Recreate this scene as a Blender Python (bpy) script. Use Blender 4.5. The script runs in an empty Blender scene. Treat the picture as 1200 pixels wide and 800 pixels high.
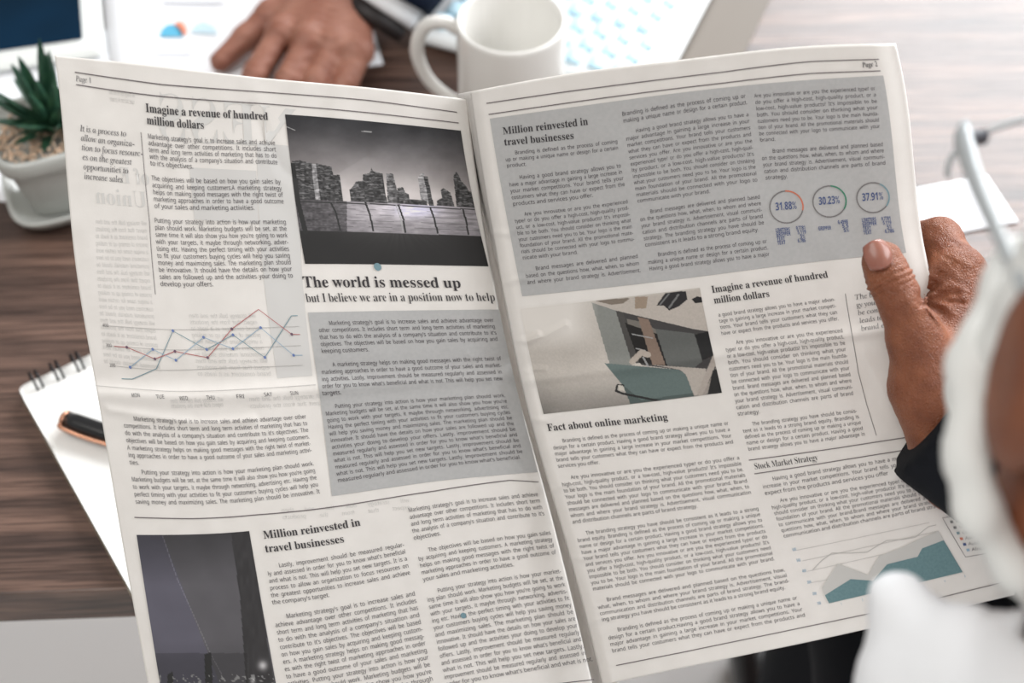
import bpy, math, random
import numpy as np
from mathutils import Vector, Matrix
from mathutils.geometry import tessellate_polygon

S = bpy.context.scene
COL = S.collection
random.seed(7); np.random.seed(7)

# ------------------------------------------------------------------ camera
CZ = 1.46                                   # camera height; desk top at 0.74
PITCH = math.radians(50)
FPX = 1667.0                                # focal length in pixels of a 1200 px wide frame
cam_d = bpy.data.cameras.new('camera'); cam = bpy.data.objects.new('camera', cam_d); COL.objects.link(cam)
cam.location = (0, 0, CZ); cam.rotation_euler = (math.radians(90) - PITCH, 0, 0)
cam_d.sensor_width = 36; cam_d.lens = 36 * FPX / 1200
cam_d.clip_start = 0.02; cam_d.clip_end = 60
cam_d.dof.use_dof = True; cam_d.dof.focus_distance = 0.705; cam_d.dof.aperture_fstop = 5.4
S.camera = cam
# ------------------------------------------------------------------ world, lights, exposure
W = bpy.data.worlds.new('world'); S.world = W; W.use_nodes = True
bg = W.node_tree.nodes['Background']; bg.inputs[0].default_value = (1.0, 0.975, 0.94, 1); bg.inputs[1].default_value = 0.29
def area(name, loc, target, sx, sy, power, color):
    l = bpy.data.lights.new(name, 'AREA'); l.shape = 'RECTANGLE'; l.size = sx; l.size_y = sy
    l.energy = power; l.color = color
    o = bpy.data.objects.new(name, l); COL.objects.link(o); o.location = loc
    o.rotation_euler = (Vector(target) - Vector(loc)).to_track_quat('-Z', 'Y').to_euler()
    return o
area('far_window_light', (1.9, 3.6, 2.85), (0.35, 0.7, 0.74), 2.7, 2.6, 235, (0.96, 0.98, 1.0))
area('side_fill_light', (3.0, 0.7, 2.6), (0, 0.45, 0.9), 2.0, 1.8, 62, (0.97, 0.98, 1.0))  # unseen fill added at the right to brighten the pages
area('overhead_fill_light', (-0.9, -0.3, 3.0), (-0.3, 0.3, 0.5), 1.6, 1.6, 24, (1.0, 0.97, 0.93))  # overhead fill with no visible source, added for the pages and floor
S.view_settings.view_transform = 'Standard'; S.view_settings.look = 'None'
S.view_settings.gamma = 1; S.view_settings.exposure = 0.40

# ------------------------------------------------------------------ geometry helpers
cP, sP = math.cos(PITCH), math.sin(PITCH)
R_ = np.array([1, 0, 0.]); U_ = np.array([0, sP, cP]); F_ = np.array([0, cP, -sP]); C_ = np.array([0, 0, CZ])
def at(x, y, d):
    """the world point seen at photo pixel (x, y), d metres deep"""
    x = np.asarray(x, float); y = np.asarray(y, float); d = np.asarray(d, float)
    return C_ + d[..., None] * (F_ + ((x - 600) / FPX)[..., None] * R_ - ((y - 400) / FPX)[..., None] * U_)
def atz(x, y, z):
    r = F_ + (x - 600) / FPX * R_ - (y - 400) / FPX * U_
    return C_ + r * ((z - CZ) / r[2])
def off(o):
    v = np.zeros(3)
    while o is not None:
        v = v + np.array(o.location); o = o.parent
    return v
def root(name, loc, label, cat, group=None):
    o = bpy.data.objects.new(name, None); COL.objects.link(o); o.location = tuple(loc); o.empty_display_size = 0.02
    o['label'] = label; o['category'] = cat
    if group: o['group'] = group
    return o
def tag(o, label=None, cat=None, group=None, kind=None):
    if label: o['label'] = label
    if cat: o['category'] = cat
    if group: o['group'] = group
    if kind: o['kind'] = kind
    return o
def mesh(name, verts, faces, mat, parent=None, smooth=True, origin=None, cols=None):
    """one mesh object from world-space vertices; faces: (n,3) or (n,4) array or list"""
    verts = np.asarray(verts, float)
    loc = np.zeros(3) if origin is None else np.asarray(origin, float)
    base = off(parent) if parent is not None else np.zeros(3)
    if origin is None and parent is None: loc = verts.mean(0)
    if origin is not None: loc = loc - base
    v = verts - base - loc
    me = bpy.data.meshes.new(name)
    if isinstance(faces, np.ndarray):
        n, k = faces.shape
        me.vertices.add(len(v)); me.vertices.foreach_set('co', v.astype(np.float32).ravel())
        me.loops.add(n * k); me.loops.foreach_set('vertex_index', faces.astype(np.int32).ravel())
        me.polygons.add(n); me.polygons.foreach_set('loop_start', (np.arange(n) * k).astype(np.int32))
        me.update(calc_edges=True)
    else:
        me.from_pydata([tuple(p) for p in v], [], [tuple(f) for f in faces])
    me.polygons.foreach_set('use_smooth', [smooth] * len(me.polygons))
    if cols is not None:
        a = me.color_attributes.new('print', 'FLOAT_COLOR', 'POINT')
        a.data.foreach_set('color', np.concatenate([cols, np.ones((len(cols), 1))], 1).astype(np.float32).ravel())
    me.materials.append(mat)
    o = bpy.data.objects.new(name, me); COL.objects.link(o); o.location = tuple(loc)
    if parent is not None: o.parent = parent
    return o
def dup(o, parent, loc=None, rot=None, scale=None):
    c = o.copy(); COL.objects.link(c); c.parent = parent
    if loc is not None: c.location = loc
    if rot is not None: c.rotation_euler = rot
    if scale is not None: c.scale = scale
    return c
def join(parts):
    V, F, n = [], [], 0
    for v, f in parts:
        V.append(np.asarray(v, float)); F += [tuple(i + n for i in q) for q in f]; n += len(v)
    return np.concatenate(V), F
def rbox(c, sx, sy, sz, r=0.003, ax=None, seg=2):
    """rounded box (profile rounded in plan and at the top and bottom rims)"""
    pts = []
    for lvl, (z, ins) in enumerate([(-sz/2, r*0.6), (-sz/2 + r*0.3, r*0.15), (-sz/2 + r*0.6, 0), (sz/2 - r*0.6, 0), (sz/2 - r*0.3, r*0.15), (sz/2, r*0.6)]):
        for q in range(4):
            for s in range(seg + 1):
                a = math.pi / 2 * (q + s / seg)
                cx = (sx/2 - r) * (1 if q in (0, 3) else -1); cy = (sy/2 - r) * (1 if q in (0, 1) else -1)
                pts.append((cx + (r - ins) * math.cos(a), cy + (r - ins) * math.sin(a), z))
    n = 4 * (seg + 1); F = []
    for l in range(5):
        for i in range(n): F.append((l*n+i, l*n+(i+1) % n, (l+1)*n+(i+1) % n, (l+1)*n+i))
    F.append(tuple(range(n))[::-1]); F.append(tuple(range(5*n, 6*n)))
    v = np.array(pts)
    if ax is not None: v = v @ np.array(ax)
    return v + np.array(c), F
def rotz(a):
    c, s = math.cos(a), math.sin(a); return np.array([[c, s, 0], [-s, c, 0], [0, 0, 1.]])
def tube(path, rad, n=12, caps=True, flat=1.0, up=None):
    path = np.asarray(path, float); m = len(path)
    rad = np.broadcast_to(np.asarray(rad, float), (m,)) if np.ndim(rad) < 2 else rad
    T = np.gradient(path, axis=0); T /= np.linalg.norm(T, axis=1)[:, None]
    a = np.array([0, 0, 1.]) if up is None else np.asarray(up, float)
    if abs(np.dot(a, T[0])) > 0.95: a = np.array([1., 0, 0])
    V = []; N = a - np.dot(a, T[0]) * T[0]; N /= np.linalg.norm(N)
    for i in range(m):
        N = N - np.dot(N, T[i]) * T[i]; N /= np.linalg.norm(N); B = np.cross(T[i], N)
        for k in range(n):
            t = 2 * math.pi * k / n
            V.append(path[i] + rad[i] * (math.cos(t) * N * flat + math.sin(t) * B))
    F = [(i*n+k, i*n+(k+1) % n, (i+1)*n+(k+1) % n, (i+1)*n+k) for i in range(m-1) for k in range(n)]
    if caps: F += [tuple(range(n))[::-1], tuple(range((m-1)*n, m*n))]
    return np.array(V), F
def lathe(prof, n=48, c=(0, 0, 0)):
    V = [(r*math.cos(2*math.pi*k/n), r*math.sin(2*math.pi*k/n), z) for r, z in prof for k in range(n)]
    F = [(i*n+k, i*n+(k+1) % n, (i+1)*n+(k+1) % n, (i+1)*n+k) for i in range(len(prof)-1) for k in range(n)]
    return np.array(V) + np.array(c), F
def cr(pts, n=8):
    """Catmull-Rom resampling of a polyline"""
    p = np.asarray(pts, float); p = np.vstack([2*p[0]-p[1], p, 2*p[-1]-p[-2]]); out = []
    for i in range(1, len(p)-2):
        for t in np.arange(n)/n:
            out.append(0.5*((2*p[i]) + (-p[i-1]+p[i+1])*t + (2*p[i-1]-5*p[i]+4*p[i+1]-p[i+2])*t*t + (-p[i-1]+3*p[i]-3*p[i+1]+p[i+2])*t**3))
    out.append(p[-2]); return np.array(out)

# ------------------------------------------------------------------ signed distance bodies -> one smooth mesh
def smin(a, b, k):
    h = np.clip(0.5 + 0.5*(b-a)/k, 0, 1); return b*(1-h) + a*h - k*h*(1-h)
def d_cone(P, a, b, ra, rb):
    a = np.asarray(a); b = np.asarray(b); ba = b-a; t = np.clip(((P-a) @ ba)/np.dot(ba, ba), 0, 1)
    return np.linalg.norm(P-a-t[..., None]*ba, axis=-1) - (ra+(rb-ra)*t)
def d_ell(P, c, r, M=None):
    q = P-np.asarray(c)
    if M is not None: q = q @ np.asarray(M).T
    r = np.asarray(r); k0 = np.linalg.norm(q/r, axis=-1); k1 = np.linalg.norm(q/(r*r), axis=-1)
    return k0*(k0-1)/np.maximum(k1, 1e-9)
def surface(f, lo, hi, vox):
    """naive surface nets of f < 0"""
    lo = np.asarray(lo, float); hi = np.asarray(hi, float)
    n = np.ceil((hi-lo)/vox).astype(int)+1
    g = [lo[i]+vox*np.arange(n[i]) for i in range(3)]
    D = np.empty(tuple(n), np.float32)
    for i in range(n[0]):
        Y, Z = np.meshgrid(g[1], g[2], indexing='ij')
        D[i] = f(np.stack([np.full_like(Y, g[0][i]), Y, Z], -1))
    s = D < 0
    sl = lambda a, i, j, k: a[i:n[0]-1+i, j:n[1]-1+j, k:n[2]-1+k]
    cs = sum(sl(s, i, j, k).astype(int) for i in (0, 1) for j in (0, 1) for k in (0, 1))
    act = (cs > 0) & (cs < 8)
    acc = np.zeros(act.shape+(3,), np.float32); cnt = np.zeros(act.shape, np.float32)
    for ax in range(3):
        for u in (0, 1):
            for v in (0, 1):
                o0 = [u, v]; o0.insert(ax, 0); o1 = [u, v]; o1.insert(ax, 1)
                a, b = sl(D, *o0), sl(D, *o1); m = (a < 0) != (b < 0)
                t = np.where(m, a/np.where(m, a-b, 1), 0)
                p = np.zeros(act.shape+(3,), np.float32)
                for q in range(3): p[..., q] = t if q == ax else o0[q]
                acc += p*m[..., None]; cnt += m
    idx = -np.ones(act.shape, int); ii = np.argwhere(act); idx[act] = np.arange(len(ii))
    V = lo+vox*(ii+acc[act]/cnt[act][:, None])
    Q = []
    for ax in range(3):
        b, c = (ax+1) % 3, (ax+2) % 3
        a0 = [slice(1, n[i]-1) for i in range(3)]; a1 = list(a0); a0[ax] = slice(0, n[ax]-1); a1[ax] = slice(1, n[ax])
        A, B = s[tuple(a0)], s[tuple(a1)]
        for sgn, m in ((1, A & ~B), (-1, ~A & B)):
            e = np.argwhere(m)
            if not len(e): continue
            e = e.copy(); e[:, b] += 1; e[:, c] += 1
            eb = np.eye(3, dtype=int)[b]; ec = np.eye(3, dtype=int)[c]
            q = [e-eb-ec, e-ec, e, e-eb]
            q = np.stack([idx[tuple(x.T)] for x in q], 1)
            Q.append(q if sgn > 0 else q[:, ::-1])
    return V, np.concatenate(Q)
def smooth_np(V, Q, it=2, lam=0.5):
    n = len(V)
    e = np.concatenate([Q[:, [0, 1]], Q[:, [1, 2]], Q[:, [2, 3]], Q[:, [3, 0]]]); e = np.concatenate([e, e[:, ::-1]])
    deg = np.maximum(np.bincount(e[:, 0], minlength=n), 1)
    for _ in range(it):
        A = np.stack([np.bincount(e[:, 0], weights=V[e[:, 1], k], minlength=n) for k in range(3)], 1)/deg[:, None]
        V = V+lam*(A-V)
    return V

def vnoise(x, y, seed):
    x = np.asarray(x, float); y = np.asarray(y, float); r = np.random.RandomState(seed).rand(64, 64)
    i = np.floor(x).astype(int); j = np.floor(y).astype(int); fx = x-i; fy = y-j; fx = fx*fx*(3-2*fx); fy = fy*fy*(3-2*fy)
    a = lambda p, q: r[q % 64, p % 64]
    return (a(i, j)*(1-fx)+a(i+1, j)*fx)*(1-fy)+(a(i, j+1)*(1-fx)+a(i+1, j+1)*fx)*fy
def fbm(x, y, seed, o=4): return sum(vnoise(x*2**k, y*2**k, seed+k)/2**(k+1) for k in range(o))
# ------------------------------------------------------------------ materials
def mat(name, color=(0.8, 0.8, 0.8), rough=0.6, metal=0, noise=None, bump=None, coat=0, trans=0, sss=0, spec=None, emit=None):
    m = bpy.data.materials.new(name); m.use_nodes = True; nt = m.node_tree; N = nt.nodes; L = nt.links
    b = N['Principled BSDF']; b.inputs['Base Color'].default_value = (*color, 1); b.inputs['Roughness'].default_value = rough
    b.inputs['Metallic'].default_value = metal
    if spec is not None: b.inputs['Specular IOR Level'].default_value = spec
    if coat: b.inputs['Coat Weight'].default_value = coat
    if sss:
        b.inputs['Subsurface Weight'].default_value = sss; b.inputs['Subsurface Radius'].default_value = (1, 0.35, 0.2); b.inputs['Subsurface Scale'].default_value = 0.004
    tc = N.new('ShaderNodeTexCoord')
    if noise:                      # (scale, second colour, [contrast lo, hi], stretch)
        mp = N.new('ShaderNodeMapping'); mp.inputs['Scale'].default_value = noise[3] if len(noise) > 3 else (1, 1, 1)
        L.new(tc.outputs['Object'], mp.inputs[0])
        t = N.new('ShaderNodeTexNoise'); t.inputs['Scale'].default_value = noise[0]; t.inputs['Detail'].default_value = 5
        L.new(mp.outputs[0], t.inputs['Vector'])
        rp = N.new('ShaderNodeValToRGB'); rp.color_ramp.elements[0].position = noise[2][0]; rp.color_ramp.elements[1].position = noise[2][1]
        rp.color_ramp.elements[0].color = (*color, 1); rp.color_ramp.elements[1].color = (*noise[1], 1)
        L.new(t.outputs[0], rp.inputs[0]); L.new(rp.outputs[0], b.inputs['Base Color'])
    if bump:                       # (scale, strength, distance)
        t2 = N.new('ShaderNodeTexNoise'); t2.inputs['Scale'].default_value = bump[0]; t2.inputs['Detail'].default_value = 6
        L.new(tc.outputs['Object'], t2.inputs['Vector'])
        bp = N.new('ShaderNodeBump'); bp.inputs['Strength'].default_value = bump[1]; bp.inputs['Distance'].default_value = bump[2]
        L.new(t2.outputs[0], bp.inputs['Height']); L.new(bp.outputs[0], b.inputs['Normal'])
    if trans:
        tr = N.new('ShaderNodeBsdfTranslucent'); mx = N.new('ShaderNodeMixShader'); mx.inputs[0].default_value = trans
        tr.inputs[0].default_value = (*color, 1)
        out = N['Material Output']; L.new(b.outputs[0], mx.inputs[1]); L.new(tr.outputs[0], mx.inputs[2]); L.new(mx.outputs[0], out.inputs[0])
    if emit: b.inputs['Emission Color'].default_value = (*emit[:3], 1); b.inputs['Emission Strength'].default_value = emit[3]
    return m
def print_mat(name):
    m = mat(name, rough=0.75); nt = m.node_tree
    a = nt.nodes.new('ShaderNodeAttribute'); a.attribute_name = 'print'
    nt.links.new(a.outputs['Color'], nt.nodes['Principled BSDF'].inputs['Base Color']); return m
M = {}
M['paper'] = mat('newsprint', (0.71, 0.682, 0.650), 0.85, noise=(90, (0.75, 0.722, 0.690), (0.3, 0.7)), bump=(1400, 0.10, 0.0004), spec=0.25)
M['paper'].node_tree.nodes['Principled BSDF'].inputs['Specular IOR Level'].default_value = 0.3
M['ink'] = mat('black_ink', (0.032, 0.028, 0.032), 0.7)
M['text'] = mat('body_text_ink', (0.075, 0.066, 0.072), 0.7)
M['ink_grey'] = mat('grey_ink', (0.10, 0.095, 0.10), 0.75)
M['rule'] = mat('rule_ink', (0.13, 0.11, 0.115), 0.7)
M['panel'] = mat('grey_tint', (0.41, 0.41, 0.408), 0.85, noise=(500, (0.435, 0.433, 0.43), (0.35, 0.65)))
M['ghost'] = mat('show_through_ink', (0.615, 0.605, 0.585), 0.85)
M['gridline'] = mat('gridline_ink', (0.46, 0.445, 0.43), 0.85)
M['ghost2'] = mat('show_through_tint', (0.60, 0.59, 0.575), 0.85)
M['navy_ink'] = mat('navy_ink', (0.06, 0.09, 0.22), 0.7)
M['teal'] = mat('teal_ink', (0.115, 0.205, 0.225), 0.8, noise=(900, (0.135, 0.235, 0.25), (0.35, 0.65)))
M['tint2'] = mat('pale_grey_tint', (0.52, 0.51, 0.49), 0.85)
M['red_ink'] = mat('red_ink', (0.42, 0.12, 0.12), 0.7)
M['orange_ink'] = mat('orange_ink', (0.55, 0.16, 0.09), 0.7)
M['green_ink'] = mat('green_ink', (0.04, 0.20, 0.12), 0.7)
M['tealline'] = mat('teal_line_ink', (0.16, 0.27, 0.31), 0.7)
M['blue_ink'] = mat('blue_ink', (0.30, 0.42, 0.52), 0.7)
M['bluedot'] = mat('blue_dot_ink', (0.13, 0.19, 0.40), 0.7)
M['darkdot'] = mat('dark_dot_ink', (0.14, 0.08, 0.12), 0.7)
M['ring_ink'] = mat('ring_grey_ink', (0.18, 0.17, 0.17), 0.7)
M['photo'] = print_mat('printed_picture')
# wood
def wood():
    m = bpy.data.materials.new('walnut'); m.use_nodes = True; nt = m.node_tree; N = nt.nodes; L = nt.links
    b = N['Principled BSDF']; b.inputs['Roughness'].default_value = 0.36; b.inputs['Specular IOR Level'].default_value = 0.55
    tc = N.new('ShaderNodeTexCoord'); mp = N.new('ShaderNodeMapping'); mp.inputs['Scale'].default_value = (1.1, 15, 15)
    mp.inputs['Rotation'].default_value = (0, 0, math.radians(1.5))
    L.new(tc.outputs['Object'], mp.inputs[0])
    n1 = N.new('ShaderNodeTexNoise'); n1.inputs['Scale'].default_value = 3.2; n1.inputs['Detail'].default_value = 8; n1.inputs['Distortion'].default_value = 0.8
    L.new(mp.outputs[0], n1.inputs['Vector'])
    mp2 = N.new('ShaderNodeMapping'); mp2.inputs['Scale'].default_value = (7, 260, 90); L.new(tc.outputs['Object'], mp2.inputs[0])
    n2 = N.new('ShaderNodeTexNoise'); n2.inputs['Scale'].default_value = 3; n2.inputs['Detail'].default_value = 4; L.new(mp2.outputs[0], n2.inputs['Vector'])
    r1 = N.new('ShaderNodeValToRGB'); e = r1.color_ramp.elements; e[0].position = 0.32; e[0].color = (0.046, 0.028, 0.023, 1); e[1].position = 0.68; e[1].color = (0.185, 0.112, 0.085, 1)
    L.new(n1.outputs[0], r1.inputs[0])
    r2 = N.new('ShaderNodeValToRGB'); e = r2.color_ramp.elements; e[0].position = 0.38; e[0].color = (0.42, 0.40, 0.40, 1); e[1].position = 0.6; e[1].color = (1.1, 1.1, 1.1, 1)
    L.new(n2.outputs[0], r2.inputs[0])
    mx = N.new('ShaderNodeMix'); mx.data_type = 'RGBA'; mx.blend_type = 'MULTIPLY'; mx.inputs[0].default_value = 1
    L.new(r1.outputs[0], mx.inputs[6]); L.new(r2.outputs[0], mx.inputs[7]); L.new(mx.outputs[2], b.inputs['Base Color'])
    bp = N.new('ShaderNodeBump'); bp.inputs['Strength'].default_value = 0.45; bp.inputs['Distance'].default_value = 0.0006
    L.new(n2.outputs[0], bp.inputs['Height']); L.new(bp.outputs[0], b.inputs['Normal'])
    return m
M['wood'] = wood()
M['floor'] = mat('pale_floor', (0.88, 0.86, 0.84), 0.5, noise=(2.2, (0.93, 0.915, 0.90), (0.3, 0.7)))
M['white'] = mat('glazed_white', (0.80, 0.79, 0.76), 0.22, coat=0.3)
M['pot'] = mat('pot_ceramic', (0.47, 0.48, 0.455), 0.3, coat=0.3)
M['plastic'] = mat('white_plastic', (0.85, 0.88, 0.89), 0.4)
M['key'] = mat('pale_key', (0.50, 0.72, 0.83), 0.5)
M['bezel'] = mat('tablet_bezel', (0.72, 0.74, 0.72), 0.35)
def screen_mat():
    m = mat('dark_screen', (0.003, 0.012, 0.025), 0.6, spec=0.03); nt = m.node_tree
    b = nt.nodes['Principled BSDF']; tc = nt.nodes.new('ShaderNodeTexCoord'); t = nt.nodes.new('ShaderNodeTexNoise'); t.inputs['Scale'].default_value = 9
    r = nt.nodes.new('ShaderNodeValToRGB'); r.color_ramp.elements[0].position = 0.4; r.color_ramp.elements[0].color = (0.002, 0.010, 0.02, 1)
    r.color_ramp.elements[1].position = 0.75; r.color_ramp.elements[1].color = (0.01, 0.09, 0.22, 1)
    nt.links.new(tc.outputs['Object'], t.inputs[0]); nt.links.new(t.outputs[0], r.inputs[0]); nt.links.new(r.outputs[0], b.inputs['Emission Color']); b.inputs['Emission Strength'].default_value = 0.12
    return m
M['screen'] = screen_mat()
M['sheet'] = mat('office_paper', (0.84, 0.85, 0.88), 0.8)
M['sheet_blue'] = mat('chart_blue', (0.10, 0.42, 0.62), 0.8)
M['sheet_pale'] = mat('chart_pale_blue', (0.52, 0.68, 0.76), 0.8)
M['sheet_red'] = mat('chart_orange', (0.80, 0.30, 0.20), 0.8)
M['sheet_line'] = mat('chart_grey', (0.55, 0.56, 0.6), 0.8)
M['folder'] = mat('grey_brown', (0.155, 0.13, 0.105), 0.6)
M['leaf'] = mat('succulent_green', (0.018, 0.065, 0.038), 0.45, noise=(120, (0.045, 0.12, 0.06), (0.45, 0.7)))
M['gravel'] = mat('tan_gravel', (0.55, 0.36, 0.24), 0.9, noise=(400, (0.75, 0.60, 0.46), (0.35, 0.65)))
M['black'] = mat('black_enamel', (0.008, 0.008, 0.009), 0.22, coat=0.4)
M['gold'] = mat('rose_gold', (0.80, 0.42, 0.28), 0.25, metal=1)
M['wire'] = mat('black_wire', (0.02, 0.02, 0.022), 0.3, metal=0.6)
M['nbpage'] = mat('notebook_page', (0.86, 0.86, 0.84), 0.8)
M['nbedge'] = mat('notebook_page_edges', (0.48, 0.43, 0.34), 0.8)
M['shirt'] = mat('white_shirt', (0.86, 0.875, 0.90), 0.9, bump=(60, 0.3, 0.004))
M['suit'] = mat('black_cloth', (0.006, 0.007, 0.010), 0.9, bump=(900, 0.3, 0.0005), spec=0.2)
M['navy'] = mat('navy_cloth', (0.006, 0.012, 0.03), 0.85, bump=(900, 0.3, 0.0005), spec=0.2)
M['hair'] = mat('white_hair', (0.78, 0.79, 0.77), 0.85)
M['lens'] = mat('pale_frame', (0.50, 0.54, 0.56), 0.2, coat=0.3)
M['darkframe'] = mat('dark_frame', (0.05, 0.055, 0.07), 0.3)
M['dark_wrist'] = mat('watch_strap', (0.012, 0.008, 0.008), 0.5)
def skin(name, c0, c1, scale=55, fine=900, str_=0.35):
    m = mat(name, c0, 0.48, noise=(scale, c1, (0.3, 0.72)), sss=0.12); nt = m.node_tree; N = nt.nodes; L = nt.links; b = N['Principled BSDF']
    tc = N.new('ShaderNodeTexCoord')
    v = N.new('ShaderNodeTexVoronoi'); v.feature = 'DISTANCE_TO_EDGE'; v.inputs['Scale'].default_value = fine
    n = N.new('ShaderNodeTexNoise'); n.inputs['Scale'].default_value = fine*0.35; n.inputs['Detail'].default_value = 6; n.inputs['Distortion'].default_value = 1.2
    L.new(tc.outputs['Object'], v.inputs['Vector']); L.new(tc.outputs['Object'], n.inputs['Vector'])
    ad = N.new('ShaderNodeMath'); ad.operation = 'ADD'; L.new(v.outputs['Distance'], ad.inputs[0]); L.new(n.outputs[0], ad.inputs[1])
    bp = N.new('ShaderNodeBump'); bp.inputs['Strength'].default_value = str_; bp.inputs['Distance'].default_value = 0.0008
    L.new(ad.outputs[0], bp.inputs['Height']); L.new(bp.outputs[0], b.inputs['Normal'])
    return m
M['skin_old'] = skin('tanned_skin', (0.165, 0.043, 0.014), (0.275, 0.092, 0.038), 70, 800, 0.85)
M['skin_far'] = skin('pale_tan_skin', (0.26, 0.095, 0.06), (0.42, 0.20, 0.14), 40)
M['nail'] = mat('fingernail', (0.30, 0.125, 0.09), 0.33, coat=0.2, sss=0.1)

# ------------------------------------------------------------------ setting: floor
DZ = 0.74
fl = mesh('floor', [(-4, -3, 0), (4, -3, 0), (4, 6, 0), (-4, 6, 0)], [(0, 1, 2, 3)], M['floor'], smooth=False); tag(fl, kind='structure')

# ------------------------------------------------------------------ desk
e0, e1 = atz(0, 695.5, DZ), atz(150, 690, DZ)
ang = math.atan2(e1[1]-e0[1], e1[0]-e0[0])
desk = root('desk', (0, 0, 0), 'dark brown wooden desk with visible horizontal grain under everything', 'desk')
A = rotz(ang)
u2 = np.array([math.cos(ang), math.sin(ang), 0]); w2 = np.array([-math.sin(ang), math.cos(ang), 0])
mid = np.array([0, (e0 - e0[0]/u2[0]*u2)[1], 0])
cdesk = mid + w2*0.56 + np.array([0, 0, DZ-0.0165]) - np.array([0, 0, 0])
v, f = rbox((0, 0, 0), 2.4, 1.12, 0.033, 0.002, seg=3)
top = mesh('desktop', v, f, M['wood'], desk, smooth=False); top.location = tuple(cdesk); top.rotation_euler = (0, 0, ang)
for sx, sy in ((-1, -1), (1, -1), (1, 1), (-1, 1)):
    p = cdesk + u2*1.12*sx + w2*0.48*sy
    v, f = rbox((p[0], p[1], (DZ-0.033)/2), 0.06, 0.06, DZ-0.033, 0.003, A)
    mesh('leg', v, f, M['wood'], desk, smooth=False)

# ------------------------------------------------------------------ newspaper surfaces
def card(xs):
    """cardinal natural cubic spline basis over knots xs -> function t -> (n, len(xs))"""
    xs = np.asarray(xs, float); n = len(xs); h = np.diff(xs)
    Am = np.zeros((n, n)); Bm = np.zeros((n, n)); Am[0, 0] = Am[-1, -1] = 1
    for i in range(1, n-1):
        Am[i, i-1] = h[i-1]; Am[i, i] = 2*(h[i-1]+h[i]); Am[i, i+1] = h[i]
        Bm[i, i-1] = 6/h[i-1]; Bm[i, i+1] = 6/h[i]; Bm[i, i] = -6/h[i-1]-6/h[i]
    K = np.linalg.solve(Am, Bm); I = np.eye(n)
    def ev(t):
        t = np.asarray(t, float); i = np.clip(np.searchsorted(xs, t)-1, 0, n-2); hh = h[i]
        a = (xs[i+1]-t)/hh; b = 1-a
        w = a[..., None]*I[i]+b[..., None]*I[i+1]
        k = ((a**3-a)[..., None]*K[i]+(b**3-b)[..., None]*K[i+1])*(hh**2)[..., None]/6
        inside = ((t >= xs[0]) & (t <= xs[-1]))[..., None]
        # linear outside the knots
        d0 = (I[1]-I[0])/h[0]-h[0]/6*(2*K[0]+K[1]); d1 = (I[-1]-I[-2])/h[-1]+h[-1]/6*(2*K[-1]+K[-2])
        lo = I[0]+(t-xs[0])[..., None]*d0; hi = I[-1]+(t-xs[-1])[..., None]*d1
        return np.where(inside, w+k, np.where((t < xs[0])[..., None], lo, hi))
    return ev
class Page:
    def __init__(s, vs, rows, depth):
        s.P = np.array(rows, float); s.bu = card(np.linspace(0, 1, s.P.shape[1])); s.bv = card(vs); s.depth = depth
    def px(s, u, v):
        u, v = np.broadcast_arrays(np.asarray(u, float), np.asarray(v, float))
        return np.einsum('...i,...j,ijk->...k', s.bv(v), s.bu(u), s.P)
    def pos(s, u, v, lift=0.0):
        u, v = np.broadcast_arrays(np.asarray(u, float), np.asarray(v, float))
        p = s.px(u, v); return at(p[..., 0], p[..., 1], s.depth(u, v)-lift)
    def inv(s, x, y):
        u, v = (0.5, 0.5)
        for _ in range(12):
            p = s.px(u, v); e = np.array([x, y])-p; h = 1e-4
            J = np.stack([(s.px(u+h, v)-p)/h, (s.px(u, v+h)-p)/h], 1)
            du = np.linalg.solve(J, e); u += du[0]; v += du[1]
            if abs(du).max() < 1e-6: break
        return np.array([u, v])
def bumps(u, v, seed, amp, cells):
    """smooth random relief"""
    r = np.random.RandomState(seed); g = r.rand(cells+3, cells+3)-0.5
    x = np.clip(u, 0, 1)*cells; y = np.clip(v, 0, 1)*cells; i = x.astype(int); j = y.astype(int); fx = x-i; fy = y-j
    fx = fx*fx*(3-2*fx); fy = fy*fy*(3-2*fy)
    return amp*((g[j, i]*(1-fx)+g[j, i+1]*fx)*(1-fy)+(g[j+1, i]*(1-fx)+g[j+1, i+1]*fx)*fy)
def ridge(t, w): return np.exp(-(t/w)**2)
def crease(u, v, pts, w, a):
    """fold line through uv points"""
    d = np.full(np.shape(u), 9.)
    for (u0, v0), (u1, v1) in zip(pts[:-1], pts[1:]):
        du, dv = (u1-u0)*0.72, v1-v0; t = np.clip((((u-u0)*0.72)*du+(v-v0)*dv)/(du*du+dv*dv), 0, 1)
        d = np.minimum(d, np.hypot((u-u0)*0.72-t*du, v-v0-t*dv))
    return a*np.maximum(0, 1-d/w)**1.5
def depL(u, v):
    u, v = np.broadcast_arrays(np.asarray(u, float), np.asarray(v, float))
    d = 0.704 + 0.030*(u-0.5) + 0.010*(v-0.5)
    d = d + 0.010*(2*u-1)**2*(0.4+0.6*v) - 0.035*(v-0.5)**2
    d = d - 0.0016*ridge(v-(0.478-0.012*u), 0.012) + 0.0010*ridge(v-(0.455-0.012*u), 0.02)
    d = d + 0.0016*np.clip((u-0.965)/0.035, 0, 3)**2
    d = d + bumps(u, v, 3, 0.0012, 7) + bumps(u, v, 5, 0.0005, 22)
    d = d - crease(u, v, [(0.02, 0.50), (0.25, 0.515), (0.36, 0.51)], 0.012, 0.0011)
    d = d + crease(u, v, [(0.47, 0.05), (0.53, 0.14), (0.60, 0.17), (0.74, 0.11)], 0.02, 0.0006)
    d = d - crease(u, v, [(0.90, 0.43), (0.95, 0.50), (0.93, 0.60), (0.97, 0.66)], 0.015, 0.0008)
    return d
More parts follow.
